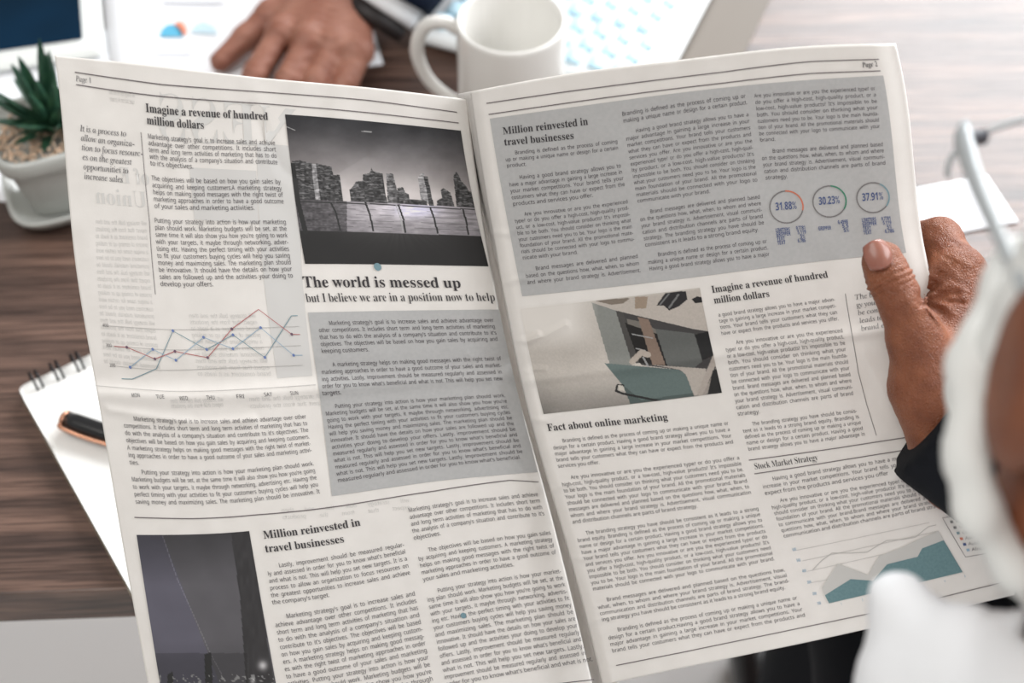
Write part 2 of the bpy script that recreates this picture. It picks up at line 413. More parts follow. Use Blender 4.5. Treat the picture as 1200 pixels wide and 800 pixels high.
def depR(u, v):
    u, v = np.broadcast_arrays(np.asarray(u, float), np.asarray(v, float))
    d = 0.699 - 0.030*(u-0.5) + 0.012*(v-0.5)
    d = d - 0.075*(v-0.5)**2 - 0.006*np.sin(np.clip(u, 0, 1)*math.pi)
    d = d - 0.0014*ridge(v-(0.497-0.01*u), 0.010) + 0.0009*ridge(v-(0.47-0.01*u), 0.02)
    d = d + 0.004*np.clip((0.022-u)/0.022, 0, 3)**2
    d = d + 0.003*ridge(u-1.0, 0.03)
    d = d + bumps(u, v, 13, 0.0012, 7) + bumps(u, v, 15, 0.0004, 20)
    d = d - crease(u, v, [(0.03, 0.43), (0.075, 0.425), (0.13, 0.41)], 0.012, 0.0008)
    for k, vv in enumerate((0.24, 0.33, 0.425, 0.485, 0.56, 0.68, 0.79, 0.90)):
        d = d - crease(u, v, [(-0.01, vv), (0.035, vv+0.006*(-1)**k), (0.06, vv-0.004)], 0.010, 0.0009)
    d = d - crease(u, v, [(0.80, 0.52), (0.83, 0.62), (0.86, 0.66), (0.97, 0.70)], 0.02, 0.0006)
    return d
LP = Page([0, .040, .285, .465, .65, 1], [
    [(64, 65), (185, 77), (306, 91), (427, 102), (546, 116)],
    [(68, 96), (188, 112.5), (309, 121), (430, 132), (549, 146)],
    [(88, 306), (208, 312), (330, 311), (452, 310), (577, 311)],
    [(112, 450), (235, 456), (359, 451), (482, 444), (607, 438)],
    [(138, 604), (262, 606), (388, 594), (514, 575), (642, 563)],
    [(186, 868), (312, 868), (443, 855), (575, 838), (706, 821)]], depL)
RP = Page([0, .043, .355, .555, .775, 1], [
    [(553, 108), (677, 86), (801, 71), (925, 57), (1049, 52.5)],
    [(557, 137), (681, 119), (805, 102.5), (930, 89.5), (1056, 82)],
    [(593, 350), (714, 337), (834, 322), (956, 306), (1083, 293)],
    [(622, 487), (744, 473), (868, 457), (993, 438), (1118, 421)],
    [(667, 642), (787, 625), (908, 606), (1029, 584), (1150, 561)],
    [(708, 802), (831, 776), (952, 751), (1072, 724), (1189, 697)]], depR)
PW, PH = 0.205, 0.290       # metric size of a page in its own plane

news = root('newspaper', tuple(LP.pos(1.0, 0.5)), 'open two-page newspaper held up over the desk, pages 1 and 2 showing', 'newspaper')
def sheet(name, page, u0, u1, v0, v1, nu, nv, lift=0, parent=news, thick=0.00012, shift=(0, 0), edge=None, sag=0):
    T_, V = np.meshgrid(np.linspace(0, 1, nu), np.linspace(v0, v1, nv)); U = u0+(u1-u0)*T_
    if edge is not None: U = u0+(edge(V)-u0)*T_
    p = page.px(U, V); X = at(p[..., 0]+shift[0], p[..., 1]+shift[1], page.depth(U, V)-lift+sag*(1-(2*T_-1)**2)).reshape(-1, 3)
    i = np.arange(nu*nv).reshape(nv, nu)
    F = np.stack([i[:-1, :-1], i[1:, :-1], i[1:, 1:], i[:-1, 1:]], -1).reshape(-1, 4)
    o = mesh(name, X, F, M['paper'], parent)
    m = o.modifiers.new('thickness', 'SOLIDIFY'); m.thickness = thick*2; m.offset = -1
    return o
gut = lambda V: 1.004-0.017*np.clip((V-0.15)/0.3, 0, 1)
left = sheet('left_page', LP, 0, 1, 0, 1, 210, 300, edge=gut); tag(left, 'page 1 with skyline picture and line chart')
right = sheet('right_page', RP, -0.004, 1, 0, 1, 210, 300); tag(right, 'page 2 with three percentage rings and desk picture')
for k in range(3):
    sheet('inner_sheet', RP, 0.994, -0.006-0.006*k, 0.001, 0.999, 40, 60, -0.0022-0.0014*k, shift=(1.0+1.1*k, -0.8-0.9*k), edge=lambda V: -0.004-0.010*(k+1)*np.clip((0.32-V)/0.2, 0, 1)-0.002*k)
for k in range(2):
    sheet('inner_sheet', LP, 0.012, 1, 0.004, 0.998, 40, 60, -0.0030-0.0016*k, shift=(0.4, 0.5-0.5*k), edge=lambda V: gut(V)-0.003)
sheet('spine_fold', LP, 0.962, 1.04, 0.006, 0.994, 24, 60, -0.0045, sag=0.030)

# ------------------------------------------------------------------ glyphs
_dg = None
def glyph_curve(s, offs=0.0):
    c = bpy.data.curves.new('g', 'FONT'); c.body = s; c.size = 1; c.resolution_u = 2; c.offset = offs
    o = bpy.data.objects.new('g', c); COL.objects.link(o)
    me = bpy.data.meshes.new_from_object(o.evaluated_get(bpy.context.evaluated_depsgraph_get()))
    me.calc_loop_triangles()
    V = np.empty(len(me.vertices)*3, np.float32); me.vertices.foreach_get('co', V); V = V.reshape(-1, 3)[:, :2].astype(float)
    T = np.empty(len(me.loop_triangles)*3, np.int32); me.loop_triangles.foreach_get('vertices', T); T = T.reshape(-1, 3)
    bpy.data.objects.remove(o); bpy.data.curves.remove(c); bpy.data.meshes.remove(me)
    return V, T
def fontmap(style):
    def f(ch):
        base = {'sans': (0x1D5A0, 0x1D5BA, 0x1D7E2), 'bold': (0x1D400, 0x1D41A, 0x1D7CE), 'thin': (0x1D400, 0x1D41A, 0x1D7CE), 'italic': (0x1D434, 0x1D44E, 48), 'bolditalic': (0x1D468, 0x1D482, 48), 'sansbold': (0x1D5D4, 0x1D5EE, 0x1D7EC)}[style]
        if style == 'italic' and ch == 'h': return '\u210e'
        if 'A' <= ch <= 'Z': return chr(base[0]+ord(ch)-65)
        if 'a' <= ch <= 'z': return chr(base[1]+ord(ch)-97)
        if '0' <= ch <= '9': return chr(base[2]+ord(ch)-48)
        return ch
    return f
GC = {}
OFF = {'sans': 0.0, 'bold': 0.0, 'thin': -0.010, 'italic': 0.0, 'sansbold': 0.0, 'bolditalic': 0.0}
def glyph(ch, style):
    k = (ch, style)
    if k not in GC:
        c = fontmap(style)(ch); o = OFF[style]
        if ch == ' ': GC[k] = (np.zeros((0, 2)), np.zeros((0, 3), int), 0.27 if style == 'sans' else 0.25)
        else:
            V, T = glyph_curve(c, o)
            # advance width: distance between two stems set around the glyph
            Vb, _ = glyph_curve(c+'|', 0); V1, _ = glyph_curve('|', 0)
            GC[k] = (V, T, float(Vb[:, 0].max()-V1[:, 0].max()))
    return GC[k]
def layout(s, style):
    """-> list of (x, ch), natural width"""
    x = 0; out = []
    for ch in s:
        a = glyph(ch, style)[2]; out.append((x, ch)); x += a
    return out, x
class Ink:
    """collects flat print in page (u, v) space"""
    def __init__(s): s.V = []; s.T = []; s.n = 0
    def add(s, V, T):
        s.V.append(V); s.T.append(np.asarray(T)+s.n); s.n += len(V)
    def line(s, page, text, p0, p1, size, style, just=True, mirror=False, xs=1.0):
        """text on the baseline from uv p0; p1 = uv of the full measure's end; size in metres"""
        p0 = np.asarray(p0); p1 = np.asarray(p1)
        m = np.array([PW, PH]); A_ = p0*m; B_ = p1*m; L = np.linalg.norm(B_-A_); d = (B_-A_)/L; nrm = np.array([d[1], -d[0]])
        lay, w = layout(text, style); w *= size; ns = text.count(' ')
        sx = xs; extra = 0
        if just == 'fit': sx = L/w
        elif just:
            if w > L*1.0: sx = L/w*0.945 if ns else L/w; extra = (L-w*sx)/max(ns, 1)
            else:
                sx = min(1.04, L/w*0.96) if ns else min(1.04, L/w); extra = (L-w*sx)/max(ns, 1)
        k = 0
        for x, ch in lay:
            if ch == ' ': k += 1; continue
            V, T, a = glyph(ch, style)
            gx = x*size*sx+k*extra
            X = (gx+V[:, 0]*size*sx)
            if mirror: X = L-X
            P = A_+X[:, None]*d+(V[:, 1]*size)[:, None]*nrm
            s.add(P/m, T)
    def block(s, page, lines, TL, TR, BL, BR, size=None, style='sans', indent=True, last=True, just=True, hy=0.83, mirror=False):
        q = [page.inv(*p) for p in (TL, TR, BL, BR)]; n = len(lines)
        lead = np.linalg.norm((q[2]-q[0])*np.array([PW, PH]))/max(n-1, 1)
        sz = size or lead*hy
        for i, t in enumerate(lines):
            f_ = i/max(n-1, 1); a = q[0]+(q[2]-q[0])*f_; b = q[1]+(q[3]-q[1])*f_
            if i == 0 and indent: a = a+(b-a)/np.linalg.norm((b-a)*np.array([PW, PH]))*sz*2.1
            s.line(page, t, a, b, sz, style, just and not (i == n-1 and last), mirror, xs=1.0)
    def poly(s, page, pts, sub=1):
        """filled polygon from pixel points (fan)"""
        q = np.array([page.inv(*p) for p in pts]); s.add(q, [tuple(t) for t in tessellate_polygon([[Vector((a, b, 0)) for a, b in q]])])
    def quad(s, page, pts, nu=24, nv=24):
        q = [page.inv(*p) for p in pts]      # TL TR BR BL
        U, V = np.meshgrid(np.linspace(0, 1, nu+1), np.linspace(0, 1, nv+1)); U = U[..., None]; V = V[..., None]
        G = (q[0]*(1-U)+q[1]*U)*(1-V)+(q[3]*(1-U)+q[2]*U)*V
        i = np.arange((nu+1)*(nv+1)).reshape(nv+1, nu+1)
        a, b, c, d = i[:-1, :-1].ravel(), i[1:, :-1].ravel(), i[1:, 1:].ravel(), i[:-1, 1:].ravel()
        s.add(G.reshape(-1, 2), np.concatenate([np.stack([a, b, c], 1), np.stack([a, c, d], 1)]))
    def stroke(s, page, pts, w, sub=8):
        """line through pixel points, w metres wide"""
        q = np.array([page.inv(*p) for p in pts])*np.array([PW, PH]); p = []
        for a, b in zip(q[:-1], q[1:]):
            for t in np.arange(sub)/sub: p.append(a+(b-a)*t)
        p.append(q[-1]); p = np.array(p); T = np.gradient(p, axis=0); T /= np.linalg.norm(T, axis=1)[:, None]+1e-12
        N_ = np.stack([-T[:, 1], T[:, 0]], 1)*w/2; n = len(p)
        V = np.concatenate([p+N_, p-N_])/np.array([PW, PH])
        F = [(i, i+1, n+i+1) for i in range(n-1)]+[(i, n+i+1, n+i) for i in range(n-1)]
        s.add(V, F)
    def disc(s, page, c, r):
        q = page.inv(*c)*np.array([PW, PH]); k = np.arange(14)*2*math.pi/14
        s.add(np.concatenate([[q], q+r*np.stack([np.cos(k), np.sin(k)], 1)])/np.array([PW, PH]), [(0, i+1, (i+1) % 14+1) for i in range(14)])
    def arc(s, page, c, rpx, a0, a1, w):
        q = page.inv(*c)*np.array([PW, PH]); e = page.inv(c[0]+rpx, c[1])*np.array([PW, PH]); r = np.linalg.norm(e-q)
        n = 40; k = np.radians(np.linspace(a0, a1, n)); D = np.stack([np.cos(k), np.sin(k)], 1)
        s.add(np.concatenate([q+D*(r+w/2), q+D*(r-w/2)])/np.array([PW, PH]), [(i, i+1, n+i+1) for i in range(n-1)]+[(i, n+i+1, n+i) for i in range(n-1)])
    def build(s, name, page, m, parent, lift=0.00030, label=None):
        lift = {0.00015: 0.00012, 0.00022: 0.00018, 0.00028: 0.00024}.get(lift, lift+0.0002)
        V = np.concatenate(s.V); T = np.concatenate(s.T); a, b, c = V[T[:, 0]], V[T[:, 1]], V[T[:, 2]]
        fl_ = ((b-a)[:, 0]*(c-a)[:, 1]-(b-a)[:, 1]*(c-a)[:, 0]) > 0; T[fl_] = T[fl_][:, ::-1]
        o = mesh(name, page.pos(V[:, 0], V[:, 1], lift), T, M[m], parent)
        if label: o['label'] = label
        if name in ('chart_points', 'chart_labels', 'show_through_text', 'ring_legend'): o['kind'] = 'stuff'
        return o
def printed(name, page, parent, fn, m, lift=0.00030, label=None, **kw):
    k = Ink(); fn(k); return k.build(name, page, m, parent, lift, label)

MK = "Marketing strategy's goal is to increase sales and achieve"
# ---- left page: show-through first
def g(k):
    k.quad(LP, [(301, 168), (352, 172), (366, 440), (325, 443)], 16, 60)
    k.quad(LP, [(222, 196), (300, 200), (303, 262), (228, 257)], 20, 20)
printed('show_through_panel', LP, left, g, 'ghost2', 0.00015)
def g(k):
    a, b = LP.inv(184, 162), LP.inv(352, 176); k.line(LP, 'NESS', a, b, 0.0275, 'thin', 'fit', True)
    a, b = LP.inv(112, 238), LP.inv(173, 243); k.line(LP, 'Union', a, b, 0.0098, 'thin', 'fit', True)
    a, b = LP.inv(140, 214), LP.inv(176, 217); k.line(LP, 'of E', a, b, 0.0098, 'thin', 'fit', True)
    a, b = LP.inv(183, 118), LP.inv(122, 113)
    gl = ['will strategy bulk the and then', 'expect that from the products', 'brand consistent as it leads to', 'process of coming up or making', 'a unique name for certain work', 'customers need you to be here', 'promotional materials should be']
    for (x0, y0, x1, y1, x2, y2, x3, y3, n) in ((112, 262, 172, 264, 122, 425, 188, 432, 21), (222, 372, 300, 372, 232, 440, 318, 440, 10), (200, 472, 262, 470, 201, 478, 262, 476, 2), (292, 470, 380, 466, 293, 478, 381, 474, 2),
                                                (128, 110, 158, 114, 129, 118, 158, 122, 2), (560, 560, 625, 552, 561, 568, 626, 560, 1), (330, 600, 480, 588, 331, 608, 481, 596, 2)):
        k.block(LP, [gl[i % 7] for i in range(n)], (x0, y0), (x1, y1), (x2, y2), (x3, y3), size=0.0026, style='sans', indent=False, last=False, just='fit', mirror=True)
printed('show_through_text', LP, left, g, 'ghost', 0.00022, label='faint mirrored lettering showing through from the back of the page')
def g(k):
    k.quad(LP, [(361, 366), (585, 362.5), (630, 553), (389, 581)], 90, 90)
printed('grey_panel', LP, left, g, 'panel', 0.00028, label='light grey tinted box behind text')
# ---- left page rules
def rules(k):
    for p in ([(87.5, 84.5), (190, 99), (360, 111.5), (432, 117.5), (535.5, 131.5)], [(89, 99), (190, 113), (360, 125.5), (432, 132), (537.5, 144)],
              [(157.5, 606), (225, 607.5), (300, 603), (400, 592.5), (510, 575), (597, 562.5), (631, 564.5)], [(600, 809), (665, 799.5), (696, 796)]):
        k.stroke(LP, p, 0.00042)
    k.stroke(LP, [(165, 155), (175, 260), (182, 345)], 0.00028)
printed('rule_lines', LP, left, rules, 'rule', 0.0003)
def g(k):
    k.line(LP, 'Page 1', LP.inv(89, 95), LP.inv(107.5, 97.5), 0.0034, 'italic', 'fit')
    k.block(LP, ['It is a process to', 'allow an organiza-', 'tion to focus resourc-', 'es on the greatest', 'opportunities to', 'increase sales'], (94, 153.5), (160, 161), (99, 209.5), (167, 215), size=0.0036, style='italic', indent=False, just=False)
printed('pull_quote', LP, left, g, 'ink_grey', 0.0003, label='italic pull quote beside the first column')
def head(page, parent, rows, style='bold', name='headline', label=None):
    k = Ink()
    for t, a, b, s in rows: k.line(page, t, page.inv(*a), page.inv(*b), s, style, 'fit')
    return k.build(name, page, 'ink', parent, 0.0003, label)
head(LP, left, [('Imagine a revenue of hundred', (170.7, 131), (314.5, 140.5), 0.0050), ('million dollars', (172, 145), (239.5, 151), 0.0050)])
head(LP, left, [('The world is messed up', (356, 336.5), (541, 337), 0.0071)])
head(LP, left, [('but I believe we are in a position now to help', (359, 354), (581, 352.5), 0.0057)], 'thin', 'subheadline')
head(LP, left, [('Million reinvested in', (309, 631), (423, 615.5), 0.0050), ('travel businesses', (311, 647), (404, 635), 0.0050)])
P1 = [MK, 'advantage over other competitions. It includes short', 'term and long term activities of marketing that has to do', 'with the analysis of a company\'s situation and contribute', "to it's objectives."]
P2 = ['The objectives will be based on how you gain sales by', 'acquiring and keeping customers.A marketing strategy', 'helps on making good messages with the right twist of', 'marketing approaches in order to have a good outcome', 'of your sales and marketing activities.']
P3 = ['Putting your strategy into action is how your marketing', 'plan should work. Marketing budgets will be set, at the', "same time it will also show you how you're going to work", 'with your targets, it maybe through networking, adver-', 'tising etc. Having the perfect timing with your activities', 'to fit your customers buying cycles will help you saving', 'money and maximizing sales. The marketing plan should', 'be innovative. It should have the details on how your', 'sales are followed up and the activities your doing to', 'develop your offers.']
def art(page, parent, blocks):
    for b in blocks:
        k = Ink(); k.block(page, *b[:5], **(b[5] if len(b) > 5 else {})); k.build('article_text', page, 'text', parent)['kind'] = 'stuff'
art(LP, left, [
    (P1, (173, 162), (322.5, 170), (176, 193.5), (326.5, 200), dict(indent=False, size=0.0028)),
    (P2, (177.5, 211), (329, 215.5), (181, 243.5), (334, 246), dict(indent=False, size=0.0028)),
    (P3, (181, 260.5), (335.5, 262.5), (188, 335), (345, 333), dict(indent=False, size=0.0028)),
    (["Marketing strategy's goal is to increase sales and achieve advantage over", 'other competitions. It includes short term and long term activities of marketing', "that has to do with the analysis of a company's situation and contribute to it's", 'objectives. The objectives will be based on how you gain sales by acquiring and', 'keeping customers.'], (373, 381), (579, 377), (377, 413.5), (585.5, 406.5)),
    (['A marketing strategy helps on making good messages with the right twist of', 'marketing approaches in order to have a good outcome of your sales and market-', 'ing activities. Lastly, improvement should be measured regularly and assessed in', "order for you to know what's beneficial and what is not. This will help you set new", 'targets.'], (377, 430), (587.5, 422), (378, 463), (590, 453)),
    (['Putting your strategy into action is how your marketing plan should work.', "Marketing budgets will be set, at the same time it will also show you how you're", 'going to work with your targets, it maybe through networking, advertising etc.', 'Having the perfect timing with your activities to fit your customers buying cycles', 'will help you saving money and maximizing sales. The marketing plan should be', 'innovative. It should have the details on how your sales are followed up and the', 'activities your doing to develop your offers. Lastly, improvement should be', "measured regularly and assessed in order for you to know what's beneficial and", 'what is not. This will help you set new targets. Lastly, improvement should be', "measured regularly and assessed in order for you to know what's beneficial and", 'what is not. This will help you set new targets. Lastly, improvement should be', "measured regularly and assessed in order for you to know what's beneficial."], (380.5, 479), (592.5, 465), (396, 565), (615, 537)),
    (["Marketing strategy's goal is to increase sales and achieve advantage over other", 'competitions. It includes short term and long term activities of marketing that has to', "do with the analysis of a company's situation and contribute to it's objectives. The", 'objectives will be based on how you gain sales by acquiring and keeping customers.', 'A marketing strategy helps on making good messages with the right twist of market-', 'ing approaches in order to have a good outcome of your sales and marketing activi-', 'ties.'], (144, 492), (359, 490), (152, 544), (367, 537)),
    (['Putting your strategy into action is how your marketing plan should work.', "Marketing budgets will be set, at the same time it will also show you how you're going", 'to work with your targets, it maybe through networking, advertising etc. Having the', 'perfect timing with your activities to fit your customers buying cycles will help you', 'saving money and maximizing sales. The marketing plan should be innovative. It'], (153, 555), (368, 545), (159, 590), (375, 577.5), dict(last=False)),
    (['Lastly, improvement should be measured regular-', "ly and assessed in order for you to know what's beneficial", 'and what is not. This will help you set new targets. It is a', 'process to allow an organization to focus resources on', 'the greatest opportunities to increase sales and achieve', "the company's target."], (313, 666), (474, 640), (319, 708), (483, 681)),
    (["Marketing strategy's goal is to increase sales and", 'achieve advantage over other competitions. It includes', 'short term and long term activities of marketing that has', "to do with the analysis of a company's situation and", "contribute to it's objectives. The objectives will be based", 'on how you gain sales by acquiring and keeping custom-', 'ers. A marketing strategy helps on making good messag-', 'es with the right twist of marketing approaches in order', 'to have a good outcome of your sales and marketing', 'activities. Putting your strategy into action is how your', 'marketing plan should work. Marketing budgets will be', "set, at the same time it will also show you how you're", 'going to work with your targets, it maybe through'], (321, 726), (487, 697.5), (343, 829), (508, 797), dict(last=False)),
    ([MK, 'advantage over other competitions. It includes short term', 'and long term activities of marketing that has to do with', "the analysis of a company's situation and contribute to it's", 'objectives.'], (479, 600), (631, 581), (485, 632.5), (641, 611), dict(indent=False)),
    (['The objectives will be based on how you gain sales', 'by acquiring and keeping customers. A marketing strategy', 'helps on making good messages with the right twist of', 'marketing approaches in order to have a good outcome of', 'your sales and marketing activities.'], (489, 649), (646, 626), (496, 681), (654, 656.5)),
    (['Putting your strategy into action is how your market-', 'ing plan should work. Marketing budgets will be set, at the', "same time it will also show you how you're going to work", 'with your targets, it maybe through networking, advertis-', 'ing etc. Having the perfect timing with your activities to fit', 'your customers buying cycles will help you saving money', 'and maximizing sales. The marketing plan should be', 'innovative. It should have the details on how your sales are', 'followed up and the activities your doing to develop your', 'offers. Lastly, improvement should be measured regularly', "and assessed in order for you to know what's beneficial and", 'what is not. This will help you set new targets. Lastly,', 'improvement should be measured regularly and assessed in', "order for you to know what's beneficial and what is not."], (499.5, 697), (658, 671), (523, 804), (689, 775))])
# ---- left page: line chart (chart points measured in a 4.615x view with corner (110, 340))
cx = lambda X, Y: (110+X/4.615, 340+Y/4.615)
def g(k):
    for p in ([(50, 190), (400, 212), (700, 208), (1110, 195)], [(75, 298), (400, 322), (700, 315), (1120, 298)], [(95, 407), (350, 432), (700, 420), (1130, 405)], [(10, 515), (400, 545), (800, 535), (1200, 510)]):
        k.stroke(LP, [cx(*q) for q in p], 0.00022)
printed('chart_gridlines', LP, left, g, 'gridline', 0.0003)
def g(k):
    for t, X, Y in (('MON', 205, 578), ('TUE', 338, 586), ('WED', 465, 594), ('THU', 610, 590), ('FRI', 770, 584), ('SAT', 920, 574), ('SUN', 1062, 566)):
        k.line(LP, t, LP.inv(*cx(X, Y)), LP.inv(*cx(X+46, Y-1)), 0.0023, 'sans', 'fit')
    for t, X, Y in (('400', 48, 197), ('300', 66, 306), ('200', 86, 414)): k.line(LP, t, LP.inv(*cx(X, Y)), LP.inv(*cx(X+32, Y+1)), 0.0020, 'sans', 'fit')
printed('chart_labels', LP, left, g, 'ink_grey', 0.0003)
ser = {'red_ink': [(110, 303), (178, 308), (330, 371), (438, 330), (615, 364), (746, 209), (890, 103), (1070, 238), (1115, 239)],
       'tealline': [(150, 478), (208, 480), (338, 424), (427, 219), (610, 320), (752, 241), (925, 363), (1068, 138), (1102, 137)],
       'blue_ink': [(196, 416), (318, 319), (443, 378), (593, 254), (752, 316), (902, 202), (1080, 351), (1128, 351)]}
for kk, pts in ser.items():
    printed('chart_line', LP, left, lambda k: k.stroke(LP, [cx(*q) for q in pts], 0.00032, 3), kk, 0.00033)
def g(k):
    for q in ser['red_ink'][1:-1]:
        if q[1] != 103: k.disc(LP, cx(*q), 0.00065)
printed('chart_points', LP, left, g, 'darkdot', 0.00036)
def g(k):
    for q in ser['blue_ink'][:-1]+[(427, 219), (610, 320), (752, 241), (925, 363)]: k.disc(LP, cx(*q), 0.00065)
printed('chart_points', LP, left, g, 'bluedot', 0.00036)
for c, r in (((442.5, 312.5), 0.0018), ((543, 721), 0.0013)):
    printed('ink_mark', LP, left, lambda k: k.disc(LP, c, r), 'tealline', 0.00036, label='small round blue-grey ink mark')

# ---- printed pictures painted per vertex
def inpoly(x, y, pts):
    c = np.zeros(x.shape, bool); n = len(pts)
    for i in range(n):
        x0, y0 = pts[i]; x1, y1 = pts[(i+1) % n]
        if y0 == y1: continue
        m = (y0 > y) != (y1 > y); c ^= m & (x < (x1-x0)*(y-y0)/(y1-y0)+x0)
    return c
def seg(x, y, pts, w):
    m = np.zeros(x.shape, bool)
    for (x0, y0), (x1, y1) in zip(pts[:-1], pts[1:]):
        dx, dy = x1-x0, y1-y0; t = np.clip(((x-x0)*dx+(y-y0)*dy)/(dx*dx+dy*dy), 0, 1); m |= np.hypot(x-x0-t*dx, y-y0-t*dy) < w/2
    return m
def picture(name, page, parent, corners, nu, nv, paint, label):
    q = [page.inv(*p) for p in corners]
    U, V = np.meshgrid(np.linspace(0, 1, nu), np.linspace(0, 1, nv)); U3 = U[..., None]; V3 = V[..., None]
    G = (q[0]*(1-U3)+q[1]*U3)*(1-V3)+(q[3]*(1-U3)+q[2]*U3)*V3
    P = page.px(G[..., 0], G[..., 1]); C = paint(P[..., 0], P[..., 1], U, V)
    X = page.pos(G[..., 0], G[..., 1], 0.00030).reshape(-1, 3); i = np.arange(nu*nv).reshape(nv, nu)
    F = np.stack([i[:-1, :-1], i[1:, :-1], i[1:, 1:], i[:-1, 1:]], -1).reshape(-1, 4)
    return tag(mesh(name, X, F, M['photo'], parent, cols=np.clip(C.reshape(-1, 3), 0.004, 1)), label)
def lin(c): return ((np.asarray(c)/255.)**2.2)
def skyline(x, y, U, V):
    X = (x-320)*3.81; Y = (y-120)*3.81        # the 3.81x view the layout was measured in
    n = fbm(X/90, Y/60, 1); t = np.clip((Y-60-(X-60)*0.08)/300, 0, 1)
    base = 46+160*t**1.2*(1-0.38*np.abs((X-500)/430)**2)+30*(n-0.5)
    C = np.stack([base+7*t, base, base-1+4*(1-t)], -1)
    tex = vnoise(X/9, Y/6, 5); tex2 = vnoise(X/22, Y/3.2, 6)
    B = [([(85, 262), (120, 258), (175, 272), (205, 560), (140, 570)], 50), ([(192, 272), (262, 288), (268, 325), (298, 322), (330, 560), (222, 560)], 52), ([(172, 275), (192, 275), (222, 540), (200, 540)], 120),
         ([(340, 390), (355, 378), (370, 352), (400, 350), (402, 322), (430, 315), (436, 305), (440, 290), (446, 306), (490, 318), (505, 420), (520, 470), (350, 470)], 55),
         ([(505, 318), (535, 318), (556, 400), (560, 460), (512, 460)], 78), ([(555, 382), (580, 378), (590, 402), (606, 410), (612, 465), (556, 465)], 62),
         ([(648, 335), (660, 318), (676, 316), (700, 455), (660, 440)], 130), ([(672, 330), (690, 330), (722, 480), (700, 470)], 55), ([(606, 432), (684, 438), (690, 466), (608, 460)], 52),
         ([(730, 440), (755, 425), (748, 392), (760, 382), (792, 402), (815, 480), (735, 480)], 62), ([(805, 330), (818, 308), (832, 330), (840, 352), (862, 372), (885, 420), (920, 480), (820, 470)], 46), ([(875, 395), (886, 400), (910, 470), (890, 470)], 45)]
    for p, v in B:
        m = inpoly(X, Y, p); s = v+8+52*(tex-0.45)+44*(tex2 > 0.72)
        C[m] = np.stack([s, s*0.99, s*1.0], -1)[m]
    # water and light streaks below the buildings
    ws = 430+(X-110)*0.05
    w = (Y > ws) & (Y < 575+(X-140)*0.03); g2 = 138+70*np.exp(-((X-580)/230)**2)*np.exp(-((Y-480)/60)**2)+75*(fbm(X/40, Y/9, 9)-0.5)
    g2 = np.where(X < 330, g2*0.62+30*(tex-0.5), g2)
    C[w] = np.stack([g2*1.0, g2*0.97, g2*1.0], -1)[w]
    hi = np.exp(-((X-640)/90)**2-((Y-480)/30)**2)*w; C += hi[..., None]*np.array([22, 25, 45])
    lk = Y >= 572+(X-140)*0.03
    d = 40+26*np.exp(-((X-560)/260)**2)*np.exp(-(Y-575)/50)*(0.7+0.6*vnoise((X-560)/np.maximum(Y-520, 5)*14+30, Y/400, 12))
    C[lk] = np.stack([d, d*0.98, d*0.98], -1)[lk]
    C[seg(X, Y, [(110, 444), (300, 448), (560, 458), (720, 470), (900, 478)], 5)] = 52
    for k in range(4): C[seg(X, Y, [(125, 470+26*k), (560, 480+26*k), (920, 500+24*k)], 1.8)] *= 0.72
    for p in ([(258, 448), (280, 490), (300, 570)], [(412, 446), (432, 500), (448, 572)], [(560, 460), (582, 520), (590, 580)], [(702, 470), (720, 520), (735, 582)], [(848, 478), (862, 530), (872, 588)]): C[seg(X, Y, p, 8)] = 48
    C[seg(X, Y, [(550, 462), (572, 525), (580, 580)], 4)] = 170
    C[seg(X, Y, [(85, 262), (110, 440), (145, 580)], 22) & (Y > 270)] = 44
    C[seg(X, Y, [(60, 108), (100, 125)], 3) | seg(X, Y, [(395, 128), (440, 132)], 3)] = 150
    return lin(np.clip(C, 20, 235))
picture('printed_picture', LP, left, [(334, 134), (540, 153), (572.5, 312), (357.5, 309)], 300, 240, skyline, 'dark monochrome city skyline picture above a boardwalk railing')
def tower(x, y, U, V):
    X = (x-150)*4; Y = (y-600)*4
    b = 88-34*np.clip(1-(Y-80)/260, 0, 1)+8*(fbm(X/120, Y/90, 21)-0.5)-10*np.clip((Y-600)/100, 0, 1); C = np.stack([b, b*0.98, b*1.03], -1)
    m = inpoly(X, Y, [(480, 80), (570, 80), (700, 900), (560, 900), (525, 400)]); s = 52+10*(vnoise(X/14, Y/40, 3)-0.5); C[m] = np.stack([s, s*0.97, s], -1)[m]
    xl = 160+(Y-105)*0.385; l = (X < xl); C[l] *= np.array([1.02, 1.02, 1.1])
    C[seg(X, Y, [(160, 105), (230, 310), (320, 510), (385, 660), (440, 760)], 3)] += 28
    c = (Y > 655) & (Y > 660-(X-385)*0.05*0); C[c & (X < 560)] *= 0.82
    C[inpoly(X, Y, [(358, 665), (390, 655), (402, 900), (365, 900)])] = 38
    C[inpoly(X, Y, [(185, 760), (210, 745), (222, 900), (185, 900)])] = 40
    n = vnoise(X/10, Y/10, 8); c = (Y > 760) & (n > 0.78); C[c] = 120
    r = np.hypot(X-632, Y-718); C += (130*np.exp(-(r/22)**2))[..., None]; r = np.hypot(X-585, Y-792); C += (90*np.exp(-(r/12)**2))[..., None]
    return lin(np.clip(C, 22, 235))
picture('printed_picture', LP, left, [(160, 626.5), (292, 622), (332, 848), (196, 853)], 130, 220, tower, 'dark picture with a bright diagonal line and small night lights')

